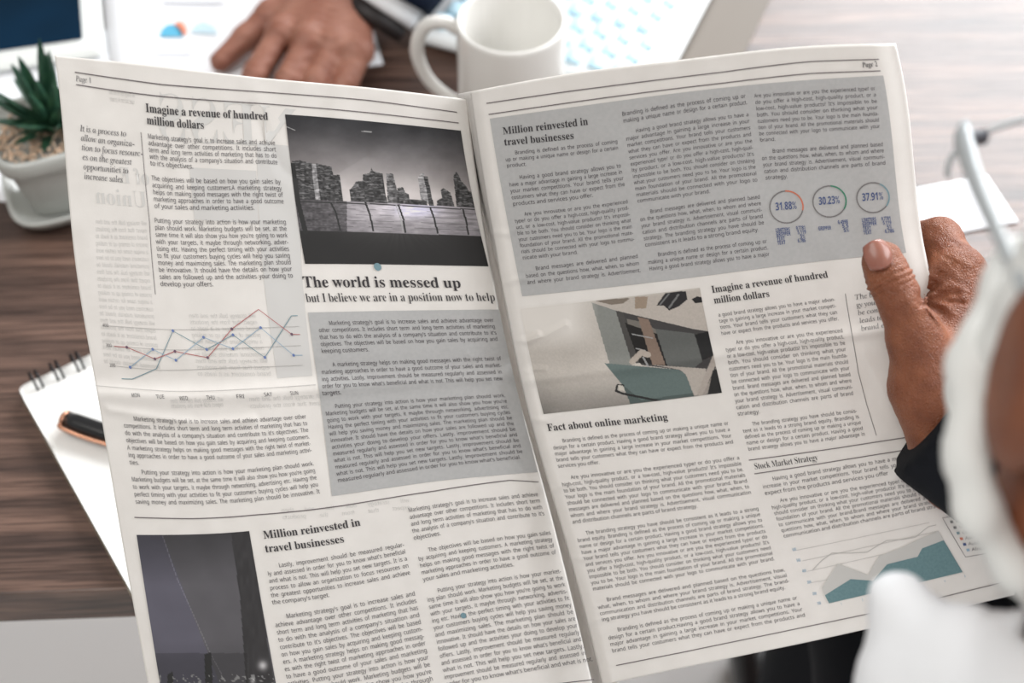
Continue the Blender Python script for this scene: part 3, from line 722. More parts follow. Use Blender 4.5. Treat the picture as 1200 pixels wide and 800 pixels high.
# ---- right page
def g(k):
    k.quad(RP, [(574, 139), (1035, 88.5), (1062, 296), (612, 347)], 170, 90)
printed('grey_panel', RP, right, g, 'panel', 0.00028, label='large light grey tinted box behind three columns')
def g(k):
    for p in ([(570, 121), (617.5, 114), (705, 102), (850, 84), (950, 72), (1030, 69.5)], [(572.5, 134), (705, 115), (850, 97), (950, 86), (1032, 83)],
              [(877.5, 539), (980, 525), (1090, 508), (1140, 499)], [(884, 555), (980, 540), (1080, 524), (1145, 513)], [(722, 779.5), (800, 764), (880, 747.5), (950, 733), (1015, 719.5), (1089, 703), (1180, 681)]):
        k.stroke(RP, p, 0.00042)
    k.stroke(RP, [(990.5, 344), (999, 395), (1006, 437), (1016, 475), (1027, 510)], 0.00028)
printed('rule_lines', RP, right, g, 'rule')
head(RP, right, [('Million reinvested in', (589.5, 157.5), (689.5, 146), 0.0050), ('travel businesses', (591, 170.5), (673, 162.5), 0.0050)])
head(RP, right, [('Imagine a revenue of hundred', (834.5, 343), (971, 325), 0.0050), ('million dollars', (837, 355.5), (902.5, 347.5), 0.0050)])
head(RP, right, [('Fact about online marketing', (642, 505), (783, 492), 0.0050)])
head(RP, right, [('Stock Market Strategy', (884.5, 550), (959, 539), 0.0046)], 'thin')
head(RP, right, [('Page 2', (1011, 79), (1029, 77.5), 0.0036)], 'bolditalic', 'page_number')
printed('pull_quote', RP, right, lambda k: k.block(RP, ['The brand strate-', 'gy you have should', 'be consistent as it', 'leads to a strong', 'brand equity'], (1002.5, 351), (1058, 343), (1010, 387.5), (1066, 379), size=0.0036, style='italic', indent=False, just=False), 'ink_grey', label='italic pull quote partly under the thumb')
AV = ['Are you innovative or are you the experienced', 'type? or do you offer a high-cost, high-quality prod-', "uct, or a low-cost, high-value products? It's impossi-", 'ble to be both. You should consider on thinking what', 'your customers need you to be. Your logo is the main', 'foundation of your brand. All the promotional mate-', 'rials should be connected with your logo to commu-', 'nicate with your brand.']
art(RP, right, [
    (['Branding is defined as the process of coming', 'up or making a unique name or design for a certain', 'product.'], (591, 182), (724, 167.5), (594, 196), (725.5, 182.5)),
    (['Having a good brand strategy allows you to', 'have a major advantage in gaining a large increase in', 'your market competitions. Your brand tells your', 'costumers what they can have or expect from the', 'products and services you offer.'], (595.5, 211), (728, 196), (601, 241), (734, 225)),
    (AV, (602, 254), (736, 238), (612.5, 304), (745, 289)),
    (['Brand messages are delivered and planned', 'based on the questions how, what, when, to whom', 'and where your brand strategy is. Advertisement,'], (614.5, 318), (748, 302), (618, 333), (751, 318.5), dict(last=False)),
    (['Branding is defined as the process of coming up or', 'making a unique name or design for a certain product.'], (729, 136), (874, 114.5), (730.5, 144), (876, 122), dict(indent=False, last=False)),
    (['Having a good brand strategy allows you to have a', 'major advantage in gaining a large increase in your', 'market competitions. Your brand tells your customers', 'what they can have or expect from the products and', 'services you offer. Are you innovative or are you the', 'experienced type? or do you offer a high-cost, high-qual-', "ity product, or a low-cost, high-value products? It's", 'impossible to be both. You should consider on thinking', 'what your customers need you to be. Your logo is the', 'main foundation of your brand. All the promotional', 'materials should be connected with your logo to', 'communicate with your brand.'], (732.5, 157.5), (877.5, 136), (747, 237.5), (889, 220)),
    (['Brand messages are delivered and planned based', 'on the questions how, what, when, to whom and where', 'your brand strategy is. Advertisement, visual communi-', 'cation and distribution channels are parts of brand', 'strategy. The branding strategy you have should be', 'consistent as it leads to a strong brand equity.'], (749, 252), (891, 232.5), (756, 289), (897, 270)),
    (['Branding is defined as the process of coming up or', 'making a unique name or design for a certain product.', 'Having a good brand strategy allows you to have a major'], (758, 302), (899, 284.5), (761, 317), (902, 299.5), dict(last=False)),
    (['Are you innovative or are you the experienced type? or', 'do you offer a high-cost, high-quality product, or a', "low-cost, high-value products? It's impossible to be", 'both. You should consider on thinking what your', 'customers need you to be. Your logo is the main founda-', 'tion of your brand. All the promotional materials should', 'be connected with your logo to communicate with your', 'brand.'], (884, 114.5), (1026, 105.5), (890.5, 166), (1032, 157), dict(indent=False)),
    (['Brand messages are delivered and planned based', 'on the questions how, what, when, to whom and where', 'your brand strategy is. Advertisement, visual communi-', 'cation and distribution channels are parts of brand', 'strategy.'], (891.5, 180), (1035, 171), (897, 210.5), (1039, 200)),
    (['a good brand strategy allows you to have a major advan-', 'tage in gaining a large increase in your market competi-', 'tions. Your brand tells your customers what they can', 'have or expect from the products and services you offer.'], (842, 371), (979, 352.5), (845.5, 392.5), (983, 375), dict(indent=False, last=False)),
    (['Are you innovative or are you the experienced', 'type? or do you offer a high-cost, high-quality product,', "or a low-cost, high-value products? It's impossible to be", 'both. You should consider on thinking what your', 'customers need you to be. Your logo is the main founda-', 'tion of your brand. All the promotional materials should', 'be connected with your logo to communicate with your', 'brand. Brand messages are delivered and planned based', 'on the questions how, what, when, to whom and where', 'your brand strategy is. Advertisement, visual communi-', 'cation and distribution channels are parts of brand', 'strategy.'], (849.5, 404.5), (988, 389), (864.5, 487), (1001.5, 470)),
    (['The branding strategy you have should be consis-', 'tent as it leads to a strong brand equity. Branding is', 'defined as the process of coming up or making a unique', 'name or design for a certain product. Having a good', 'brand strategy allows you to have a major advantage in'], (869, 500), (1004.5, 483), (877, 528), (1014, 510), dict(last=False)),
    (['Having a good brand strategy allows you to have a major advantage in gaining a', 'increase in your market competitions. Your brand tells your costumers what they can', 'expect from the products and services you offer'], (892, 565), (1124, 527), (896.5, 580), (1129, 541)),
    (['Are you innovative or are you the experienced type? or do you offer a high-cost,', "high-quality product, or a low-cost, high-value products? It's impossible to be both. You", 'should consider on thinking what your customers need you to be. Your logo is the main', 'foundation of your brand. All the promotional materials should be connected with your', 'to communicate with your brand.Brand messages are delivered and planned based on', 'questions how, what, when, to whom and where your brand strategy is. Advertisement', 'communication and distribution channels are parts of brand strategy'], (902, 590), (1130, 553), (918.5, 630), (1146, 585)),
    (['Branding is defined as the process of coming up or making a unique name or', 'design for a certain product. Having a good brand strategy allows you to have a', 'major advantage in gaining a large increase in your market competitions. Your', 'brand tells your customers what they can have or expect from the products and', 'services you offer.'], (647, 519.5), (854, 497.5), (654, 548), (861.5, 526.5)),
    (['Are you innovative or are you the experienced type? or do you offer a', "high-cost, high-quality product, or a low-cost, high-value products? It's impossible", 'to be both. You should consider on thinking what your customers need you to be.', 'Your logo is the main foundation of your brand. All the promotional materials', 'should be connected with your logo to communicate with your brand. Brand', 'messages are delivered and planned based on the questions how, what, when, to', 'whom and where your brand strategy is. Advertisement, visual communication', 'and distribution channels are parts of brand strategy.'], (657, 562.5), (867, 538), (671, 613.5), (883, 585)),
    (['The branding strategy you have should be consistent as it leads to a strong', 'brand equity. Branding is defined as the process of coming up or making a unique', 'name or design for a certain product. Having a good brand strategy allows you to', 'have a major advantage in gaining a large increase in your market competitions.', 'Your brand tells your costumers what they can have or expect from the products', 'and services you offer. Are you innovative or are you the experienced type? or do', "you offer a high-cost, high-quality product, or a low-cost, high-value products? It's", 'impossible to be both. You should consider on thinking what your customers need', 'you to be. Your logo is the main foundation of your brand. All the promotional', 'materials should be connected with your logo to communicate with your brand.'], (675, 628), (889.5, 597.5), (695, 692), (908, 656), dict(last=False)),
    (['Brand messages are delivered and planned based on the questions how,', 'what, when, to whom and where your brand strategy is. Advertisement, visual', 'communication and distribution channels are parts of brand strategy. The brand-', 'ing strategy you have should be consistent as it leads to a strong brand equity.'], (699, 706.5), (920, 669), (705.5, 728), (928, 688.5)),
    (['Branding is defined as the process of coming up or making a unique name or', 'design for a certain product.Having a good brand strategy allows you to have a', 'major advantage in gaining a large increase in your market competitions. Your', 'brand tells your costumers what they can have or expect from the products and'], (711, 742), (934.5, 702), (717.5, 764.5), (944, 722), dict(last=False))])
# percentage rings
for c, r, t, (a0, a1), cm in (((921.5, 242.5), 19.5, '31.88%', (-88, 18), 'orange_ink'), ((972, 236), 19.5, '30.23%', (-80, 35), 'green_ink'), ((1023, 231.5), 19, '37.91%', (-60, 40), 'tealline')):
    printed('ring_chart', RP, right, lambda k: k.arc(RP, c, r, a1, a0+360, 0.00062), 'ring_ink', 0.00033)
    printed('ring_segment', RP, right, lambda k: k.arc(RP, c, r, a0, a1, 0.00070), cm, 0.00035)
    printed('ring_figure', RP, right, lambda k: k.line(RP, t, RP.inv(c[0]-12.5, c[1]+4), RP.inv(c[0]+12.5, c[1]+2), 0.0054, 'sansbold', 'fit'), 'navy_ink', 0.00033)
def g(k):
    def col(rows, x, y, w, st=4.9, dx=0.7):
        for i, t in enumerate(rows):
            if not t: continue
            a = RP.inv(x+dx*i, y+st*i); ww = w*min(1, len(t)/7); k.line(RP, t, a, RP.inv(x+dx*i+ww, y+st*i-ww*0.08), 0.0027, 'sansbold', 'fit')
    col(['LIMITERS', 'GRIPPER', 'TEXT', 'TEXT'], 909, 272, 17); col(['9,7781', ' 5,119', '   5%', '6,786'], 933, 269.5, 13)
    col(['', 'GRIPPER'], 958.5, 266, 15, 4); col(['6,4598', '   5.5', '    5%'], 982, 262.5, 14)
    col(['LIMITERS', 'GRIPPER', 'TEXT', 'TEXT'], 1010, 260, 17); col(['9,7781', ' 5,119', '    5%', '  6,786'], 1033, 258.5, 13)
printed('ring_legend', RP, right, g, 'navy_ink', 0.00033, label='tiny dark blue figures under the percentage rings')
# stock chart
zc = lambda X, Y: (880+X/3.6375, 540+Y/3.6375)
def g(k):
    for pts in ([(303, 540), (370, 437), (500, 485), (520, 512), (425, 503), (315, 572)], [(520, 512), (500, 485), (545, 405), (580, 440)], [(545, 405), (640, 370), (710, 408), (580, 440)], [(640, 370), (700, 340), (730, 372), (710, 408)], [(700, 340), (800, 297), (822, 337), (730, 372)]):
        k.poly(RP, [zc(*q) for q in pts])
printed('chart_area', RP, right, g, 'tint2', 0.0003)
def g(k):
    for pts in ([(315, 572), (425, 503), (520, 510), (545, 557), (333, 606)], [(520, 510), (580, 440), (640, 425), (660, 531), (545, 557)], [(640, 425), (710, 408), (760, 507), (660, 531)], [(710, 408), (730, 372), (822, 337), (903, 473), (760, 507)]):
        k.poly(RP, [zc(*q) for q in pts])
printed('chart_area', RP, right, g, 'teal', 0.00034, label='teal filled area of the stock chart')
def g(k):
    for i, (a, b) in enumerate((((195, 380), (760, 262)), ((220, 425), (790, 300)), ((240, 470), (560, 398)), ((258, 518), (330, 505)))):
        k.stroke(RP, [zc(*a), zc(*b)], 0.0002)
    k.stroke(RP, [zc(*q) for q in ((262, 465), (300, 425), (345, 392), (430, 392), (495, 388), (540, 360), (580, 338), (640, 335), (700, 325), (755, 280), (790, 272))], 0.00032, 3)
printed('chart_gridlines', RP, right, g, 'gridline', 0.0003)
def g(k):
    for i, (X, Y) in enumerate(((178, 384), (196, 430), (220, 475), (241, 523), (264, 572), (283, 613))):
        k.line(RP, ('600', '500', '400', '300', '200', '100')[i], RP.inv(*zc(X, Y)), RP.inv(*zc(X+17, Y-3)), 0.0021, 'sansbold', 'fit')
    for i, (X, Y) in enumerate(((385, 614), (475, 597), (738, 540), (826, 517), (912, 496))): k.line(RP, '12345'[i], RP.inv(*zc(X, Y)), RP.inv(*zc(X+4, Y-1)), 0.0018, 'sansbold', 'fit')
printed('chart_labels', RP, right, g, 'blue_ink', 0.0003)
lg = lambda X, Y: (1090+X/10, 590+Y/10)
printed('chart_legend_frame', RP, right, lambda k: (k.stroke(RP, [lg(900, 60), lg(145, 165), lg(415, 625), lg(1150, 500)], 0.00028)), 'rule', 0.0003)
for (X, Y), t, cm in zip(((252, 213), (291, 279), (329, 344), (367, 410), (404, 476), (444, 542)), ('Europe', 'USA', 'Oceania', 'Asia', 'Australia', 'Africa'), ('ink', 'ink', 'tealline', 'orange_ink', 'navy_ink', 'blue_ink')):
    printed('legend_swatch', RP, right, lambda k: k.poly(RP, [lg(X-22, Y-13), lg(X+13, Y-18), lg(X+22, Y+13), lg(X-12, Y+18)]), cm, 0.00033)
    printed('legend_name', RP, right, lambda k: k.line(RP, t, RP.inv(*lg(X+46, Y+12)), RP.inv(*lg(X+140, Y+2)), 0.0024, 'sans', False), 'ink', 0.00033)
def deskpic(x, y, U, V):
    X = (x-600)*4.615; Y = (y-330)*4.615
    b = 186+14*(fbm(X/160, Y/120, 31)-0.5)-80*np.clip((Y-560-(X-150)*-0.12)/240, 0, 1)-30*np.clip((Y-400)/200, 0, 1)*np.exp(-((X-130)/110)**2); C = np.stack([b, b*0.965, b*0.925], -1)
    P = lambda pts, c: C.__setitem__(inpoly(X, Y, pts), np.array(c, float))
    # desk and furniture
    P([(430, 112), (560, 155), (660, 430), (640, 470), (530, 452)], (128, 130, 126)); P([(430, 112), (1030, 40), (1066, 268), (900, 235), (560, 155)], (178, 170, 162))
    P([(455, 105), (520, 95), (600, 90), (640, 88), (600, 118), (540, 125)], (120, 110, 100)); P([(560, 155), (600, 165), (700, 440), (650, 440)], (70, 68, 66))
    P([(600, 165), (980, 255), (1060, 268), (1130, 600), (860, 470), (700, 450)], (62, 60, 60)); P([(610, 220), (790, 275), (850, 455), (690, 440)], (26, 23, 22)); P([(620, 200), (690, 215), (790, 262), (780, 280), (625, 228)], (110, 106, 100))
    P([(775, 255), (985, 280), (1030, 430), (985, 465), (840, 455)], (92, 94, 92)); P([(990, 285), (1066, 268), (1090, 400), (1030, 425)], (24, 24, 25))
    P([(680, 190), (740, 205), (830, 450), (760, 450)], (126, 108, 96)); P([(665, 82), (735, 80), (725, 145), (665, 145)], (146, 130, 114))
    C[seg(X, Y, [(650, 283), (760, 305)], 6) | seg(X, Y, [(670, 360), (720, 372)], 6)] = 150
    P([(780, 130), (830, 60), (940, 50), (950, 95), (900, 135), (850, 155), (820, 128)], (38, 36, 38)); C[seg(X, Y, [(800, 125), (850, 65)], 8) | seg(X, Y, [(850, 140), (900, 70)], 10)] = 110
    P([(972, 95), (1000, 78), (1028, 85), (1030, 110), (990, 115)], (28, 26, 28))
    # chair
    C[seg(X, Y, [(650, 432), (700, 382), (735, 395)], 32)] = (170, 160, 150); C[seg(X, Y, [(710, 410), (735, 455)], 10)] = 140
    P([(500, 440), (900, 475), (945, 500), (985, 620), (640, 660), (600, 560)], (94, 108, 106)); P([(760, 450), (1050, 470), (1030, 600), (985, 618), (940, 500), (905, 475)], (172, 164, 156))
    C[inpoly(X, Y, [(600, 560), (640, 660), (985, 620), (980, 600), (700, 640)])] *= 0.8
    C[seg(X, Y, [(1100, 410), (1020, 600)], 34)] = (165, 156, 148); C[seg(X, Y, [(1110, 470), (1040, 610)], 16)] = (150, 142, 135); P([(1085, 480), (1110, 470), (1140, 600), (1058, 610)], (30, 30, 30))
    C[seg(X, Y, [(800, 645), (600, 605), (562, 590), (570, 560), (600, 560)], 12)] = 36; P([(572, 560), (600, 560), (610, 590), (580, 588)], (190, 185, 175))
    C *= (0.97+0.06*vnoise(X/6, Y/6, 41))[..., None]
    e = np.clip((470-X)/150, 0, 1)*np.clip((380-Y)/120, 0, 1)
    C = C*(1-e[..., None])+np.array([213, 208, 202])*e[..., None]
    return lin(np.clip(C, 18, 235))
picture('printed_picture', RP, right, [(610, 362), (820, 337), (846, 460), (637, 485)], 260, 170, deskpic, 'colour picture of an office desk and a grey-green chair')

# ------------------------------------------------------------------ mug
def mug():
    c0 = atz(599, 22, DZ+0.096); c = np.array([c0[0], c0[1], DZ]); r = 0.0392; h = 0.096
    t = root('mug', c, 'white ceramic mug with a round handle, behind the newspaper fold', 'mug')
    pr = [(0.001, 0.0), (r-0.004, 0.0), (r-0.001, 0.002), (r, 0.006), (r, h-0.004), (r-0.0005, h-0.0012), (r-0.0018, h), (r-0.0032, h-0.0012), (r-0.0038, h-0.004), (r-0.0040, 0.012), (r-0.010, 0.006), (0.001, 0.005)]
    v, f = lathe(pr, 72, c); mesh('cup', v, f, M['white'], t)
    path = cr([(-r+0.003, 0, h-0.014), (-r-0.010, 0, h-0.008), (-r-0.024, 0, h-0.014), (-r-0.0305, 0, h-0.036), (-r-0.024, 0, h-0.060), (-r-0.010, 0, h-0.076), (-r+0.003, 0, h-0.083)], 8)
    a = math.radians(-8); path = path @ rotz(a)+c
    v, f = tube(path, 0.0052, 16, flat=0.85, up=(0, 1, 0)); mesh('handle', v, f, M['white'], t)
mug()

# ------------------------------------------------------------------ keyboard and flat strip
kb0, kb1 = atz(478, 36, DZ+0.016), atz(770, 112, DZ+0.016)
ka = math.atan2(kb1[1]-kb0[1], kb1[0]-kb0[0]); ku = np.array([math.cos(ka), math.sin(ka), 0]); kw = np.array([-math.sin(ka), math.cos(ka), 0]); KL = np.linalg.norm((kb1-kb0)[:2])
KD = 0.20
kc = kb0+ku*KL/2+kw*KD/2
kb = root('keyboard', (kc[0], kc[1], DZ), 'white keyboard with pale blue keys, behind the mug', 'keyboard')
v, f = rbox((kc[0], kc[1], DZ+0.009), KL, KD, 0.0130, 0.010, rotz(ka), 4); mesh('deck', v, f, M['plastic'], kb)
v0, f0 = rbox((0, 0, 0), 0.0122, 0.0176, 0.005, 0.0018, rotz(ka), 2)
first = None
for r_ in range(9):
    n = int((KL-0.03)/0.019)
    for i in range(n):
        p = kb0+ku*(0.020+0.0045*(r_ % 3)+0.019*i)+kw*(0.020+0.019*r_)
        if np.dot(p-kb0, ku) > KL-0.017: continue
        l = (p[0]-kc[0], p[1]-kc[1], 0.0162)
        if first is None:
            first = mesh('key', v0+np.array([kc[0], kc[1], DZ]), f0, M['key'], kb); first.location = l
        else: dup(first, kb, l)
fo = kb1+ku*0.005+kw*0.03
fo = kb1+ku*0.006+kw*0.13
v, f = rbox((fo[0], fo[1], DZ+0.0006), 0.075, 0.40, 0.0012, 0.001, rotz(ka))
tag(mesh('folder', v, f, M['folder'], smooth=False), 'thin grey-brown strip lying along the right side of the white keyboard', 'folder')  # thin grey-brown strip laid flat beside the keyboard

# ------------------------------------------------------------------ tablet, loose sheets
def flat_on_desk(pts, z): return np.array([atz(x, y, z) for x, y in pts])
c0 = atz(123, 61, DZ+0.008); cl = atz(0, 79, DZ+0.008); cu = atz(115, 0, DZ+0.008)
ta = math.atan2(c0[1]-cl[1], c0[0]-cl[0]); TW, TD = 0.26, 0.18
tu = np.array([math.cos(ta), math.sin(ta), 0]); tw = np.array([-math.sin(ta), math.cos(ta), 0]); tc_ = c0-tu*TW/2+tw*TD/2
tb = root('tablet', (tc_[0], tc_[1], DZ), 'tablet with white frame and dark blue screen, top left corner', 'tablet')
v, f = rbox((tc_[0], tc_[1], DZ+0.005), TW, TD, 0.008, 0.008, rotz(ta), 4); mesh('case', v, f, M['bezel'], tb)
v, f = rbox((tc_[0], tc_[1], DZ+0.0093), TW-0.032, TD-0.038, 0.0008, 0.002, rotz(ta)); mesh('screen', v, f, M['screen'], tb, smooth=False)
def sheet_on_desk(label, c, a, w=0.21, h=0.297, z=0.0008, prints=()):
    t = root('paper_sheet', (c[0], c[1], DZ), label, 'paper')
    n = 12; xs = np.linspace(-w/2, w/2, n); ys = np.linspace(-h/2, h/2, n); X, Y = np.meshgrid(xs, ys); Z = np.full_like(X, z)+0.0004*np.sin(X*40)
    V = np.stack([X, Y, Z], -1).reshape(-1, 3) @ rotz(a)+np.array([c[0], c[1], DZ]); i = np.arange(n*n).reshape(n, n)
    F = np.stack([i[:-1, :-1], i[:-1, 1:], i[1:, 1:], i[1:, :-1]], -1).reshape(-1, 4)
    o = mesh('sheet', V, F, M['sheet'], t); m = o.modifiers.new('t', 'SOLIDIFY'); m.thickness = 0.0004; m.offset = -1
    for nm, pts, mm in prints:
        P = np.array([atz(x, y, DZ+z+0.0008) for x, y in pts]); mesh(nm, P, [tuple(range(len(P)))], M[mm], t, smooth=False)
    return t
c = atz(128, 78, DZ); d2 = atz(117, -25, DZ); sa = math.atan2(d2[1]-c[1], d2[0]-c[0])-math.pi/2
su = np.array([math.cos(sa), math.sin(sa), 0]); sw = np.array([-math.sin(sa), math.cos(sa), 0])
cc = c+su*0.105+sw*0.10
half = [(187+14*(1-math.cos(t)), 43-15*math.sin(t)) for t in np.linspace(0, math.pi, 9)]
sheet_on_desk('white report sheet with a blue and orange half-round chart, under the hand', cc, sa, h=0.30, prints=[
    ('chart', half, 'sheet_blue'), ('chart', [(203, 28), (211, 24), (217, 28), (220, 38), (214, 42), (208, 34)], 'sheet_red'),
    ('chart', [(224, 38), (228, 29), (238, 25), (250, 30), (255, 40)], 'sheet_pale'), ('text_line', [(190, 1), (262, 2), (262, 5), (190, 4)], 'sheet_line'), ('text_line', [(160, 62), (225, 62), (225, 64), (160, 64)], 'sheet_line')])
c = atz(20, 150, DZ); sheet_on_desk('white sheet of paper under the potted plant and tablet', (c[0]+0.02, c[1]+0.02), math.radians(-6), w=0.13, h=0.20, z=0.0005)
c = atz(1115, 248, DZ); sheet_on_desk('white paper lying right of the newspaper, beyond the hand', (c[0]-0.012, c[1]+0.000), math.radians(14), w=0.105, h=0.05, z=0.0010)
c = atz(0, 92, DZ); 

# ------------------------------------------------------------------ potted succulent
pc0 = atz(50, 152, DZ+0.066); pc = np.array([pc0[0], pc0[1], DZ]); pa = math.radians(22)
def sq(prof, n, a, c, p=4.0):
    V = []
    for r, z in prof:
        for k in range(n):
            t = 2*math.pi*k/n; q = (abs(math.cos(t))**p+abs(math.sin(t))**p)**(-1/p); V.append((r*q*math.cos(t), r*q*math.sin(t), z))
    F = [(i*n+k, i*n+(k+1) % n, (i+1)*n+(k+1) % n, (i+1)*n+k) for i in range(len(prof)-1) for k in range(n)]
    return np.array(V) @ rotz(a)+c, F
v, f = sq([(0.001, 0.0), (0.026, 0.0), (0.033, 0.005), (0.0375, 0.012), (0.039, 0.0155), (0.0378, 0.0168), (0.0345, 0.0135), (0.028, 0.006), (0.001, 0.005)], 48, pa, pc+np.array([0, 0, 0.0012]))
tag(mesh('saucer', v, f, M['pot']), 'pale grey square saucer under the succulent pot', 'saucer')
pl = root('potted_succulent', pc+np.array([0, 0, 0.007]), 'dark green spiky succulent in a pale grey square pot, left of the newspaper', 'plant')
v, f = sq([(0.001, 0.007), (0.021, 0.007), (0.0235, 0.010), (0.031, 0.050), (0.032, 0.054), (0.0355, 0.056), (0.0368, 0.060), (0.0368, 0.068), (0.0358, 0.070), (0.0335, 0.070), (0.0325, 0.067), (0.031, 0.062), (0.001, 0.062)], 48, pa, pc)
mesh('pot', v, f, M['pot'], pl)
gv, gf = [], []
R = random.Random(3); parts = []
for i in range(520):
    a = R.random()*6.283; r = 0.0305*math.sqrt(R.random()); q = R.uniform(0.0010, 0.0022)
    x, y = r*math.cos(a)*1.08, r*math.sin(a)*1.08
    z = 0.0635+0.003*(1-r/0.032)+R.uniform(-0.001, 0.001)
    vv = np.array([(1, 0, 0), (-1, 0, 0), (0, 1, 0), (0, -1, 0), (0, 0, 1), (0, 0, -1)], float)*q*np.array([R.uniform(.7, 1.2), R.uniform(.7, 1.2), .8])
    parts.append((vv+np.array([x, y, z]), [(0, 2, 4), (2, 1, 4), (1, 3, 4), (3, 0, 4), (2, 0, 5), (1, 2, 5), (3, 1, 5), (0, 3, 5)]))
v, f = join(parts); gr = mesh('gravel', v+pc, f, M['gravel'], pl, smooth=False); gr['kind'] = 'stuff'
# one leaf, then copies
lv = []; nl = 9
for i in range(nl):
    t = i/(nl-1); w = 0.0062*(0.75+0.9*t)*(1-t)**0.75+0.0001; th = 0.0022*(1-t)**0.8+0.0001; x = 0.046*t; z = 0.004*t*t
    lv += [(x, -w, z+w*0.45), (x, -w*0.5, z-th), (x, 0, z-th*1.5), (x, w*0.5, z-th), (x, w, z+w*0.45), (x, w*0.5, z+th*0.3), (x, 0, z-th*0.1), (x, -w*0.5, z+th*0.3)]
lf = [(i*8+k, i*8+(k+1) % 8, (i+1)*8+(k+1) % 8, (i+1)*8+k) for i in range(nl-1) for k in range(8)]
leaf0 = None; R = random.Random(11)
for ring, (n, el, ln) in enumerate(((9, 16, 0.72), (9, 27, 0.88), (8, 42, 1.0), (6, 58, 1.02), (5, 74, 0.95))):
    for i in range(n):
        a = 2*math.pi*(i+0.5*(ring % 2)+R.uniform(-.2, .2))/n; e = math.radians(el+R.uniform(-7, 7)); s = ln*R.uniform(0.85, 1.12)
        loc = (0.004+0.005*math.cos(a), 0.007+0.005*math.sin(a), 0.057+0.002*ring); rot = (R.uniform(-.2, .2), -e, a)
        if leaf0 is None:
            leaf0 = mesh('leaf', np.array(lv)+pc+np.array([0, 0, 0.007]), lf, M['leaf'], pl); leaf0.location = loc; leaf0.rotation_euler = rot; leaf0.scale = (s, s, s)
        else: dup(leaf0, pl, loc, rot, (s, s*R.uniform(.85, 1.1), s))

# ------------------------------------------------------------------ spiral notebook and pen
NZ = DZ+0.009
n0 = atz(21, 455, NZ); n1 = atz(105, 420, NZ); nL = atz(142, 648, NZ)
nu_ = np.array([math.cos(math.radians(33.5)), math.sin(math.radians(33.5)), 0]); nw = np.array([nu_[1], -nu_[0], 0]); na = math.atan2(nu_[1], nu_[0])
NW, NH = 0.148, 0.21
# the sheets run along the left edge seen in the photograph
dl = nL-n0; dl /= np.linalg.norm(dl)
nc = n0+nu_*NW/2+nw*NH/2
nb = root('notebook', (nc[0], nc[1], DZ), 'white spiral notepad with black wire rings, left under the newspaper', 'notebook')
v, f = rbox((nc[0], nc[1], DZ+0.0038), NW-0.001, NH-0.001, 0.0064, 0.004, rotz(na), 3); mesh('page_block', v, f, M['nbedge'], nb, smooth=False)
v, f = rbox((nc[0], nc[1], DZ+0.0080), NW, NH, 0.0018, 0.005, rotz(na), 4); mesh('top_page', v, f, M['nbpage'], nb, smooth=False)
v, f = rbox((nc[0], nc[1], DZ+0.0006), NW+0.001, NH+0.001, 0.0010, 0.005, rotz(na), 4); mesh('back_cover', v, f, M['nbedge'], nb, smooth=False)
a_ = np.linspace(-0.85, 4.0, 20)
ringp = []
for dx in (-0.0019, 0.0019):
    pth = np.stack([np.full_like(a_, dx), 0.0072*np.cos(a_), 0.0072*np.sin(a_)], 1); ringp.append(tube(pth, 0.00085, 6))
rv, rf = join(ringp); rv = rv @ rotz(na); r0 = None
for i in range(10):
    p = n0+nu_*(0.012+0.0138*i)+nw*0.001; l = (p[0]-nc[0], p[1]-nc[1], 0.0085)
    if r0 is None: r0 = mesh('ring', rv+np.array([nc[0], nc[1], DZ]), rf, M['wire'], nb); r0.location = l
    else: dup(r0, nb, l)
# pen: black barrel, rose gold end and clip
p0 = atz(75, 491, NZ+0.006); p1 = atz(125, 508, NZ+0.006); pd = p1-p0; pd[2] = 0; pd /= np.linalg.norm(pd); ps = np.array([pd[1], -pd[0], 0])
pen = root('pen', (p0[0], p0[1], NZ), 'black pen with rose gold clip lying on the white notepad', 'pen')
tt = [(0.0022, 0.0060), (0.010, 0.0062), (0.06, 0.0062), (0.10, 0.0058), (0.118, 0.0042)]
v, f = tube([p0+pd*s for s, r in tt], [r for s, r in tt], 24); mesh('barrel', v, f, M['black'], pen)
v, f = tube([p0+pd*s for s in (-0.001, 0, 0.0018, 0.0024)], [0.0046, 0.0057, 0.0062, 0.0061], 24); mesh('end_cap', v, f, M['gold'], pen)
v, f = tube([p0+pd*s for s in (0.118, 0.128, 0.134)], [0.0042, 0.0020, 0.0005], 16); mesh('tip', v, f, M['gold'], pen)
path = cr([p0+pd*0.001+ps*0.0045+np.array([0, 0, 0.002]), p0+pd*0.003+ps*0.0072+np.array([0, 0, 0.002]), p0+pd*0.02+ps*0.0078+np.array([0, 0, 0.001]), p0+pd*0.042+ps*0.0068+np.array([0, 0, 0.001])], 6)
v, f = tube(path, 0.0015, 10); mesh('clip', v, f, M['gold'], pen)

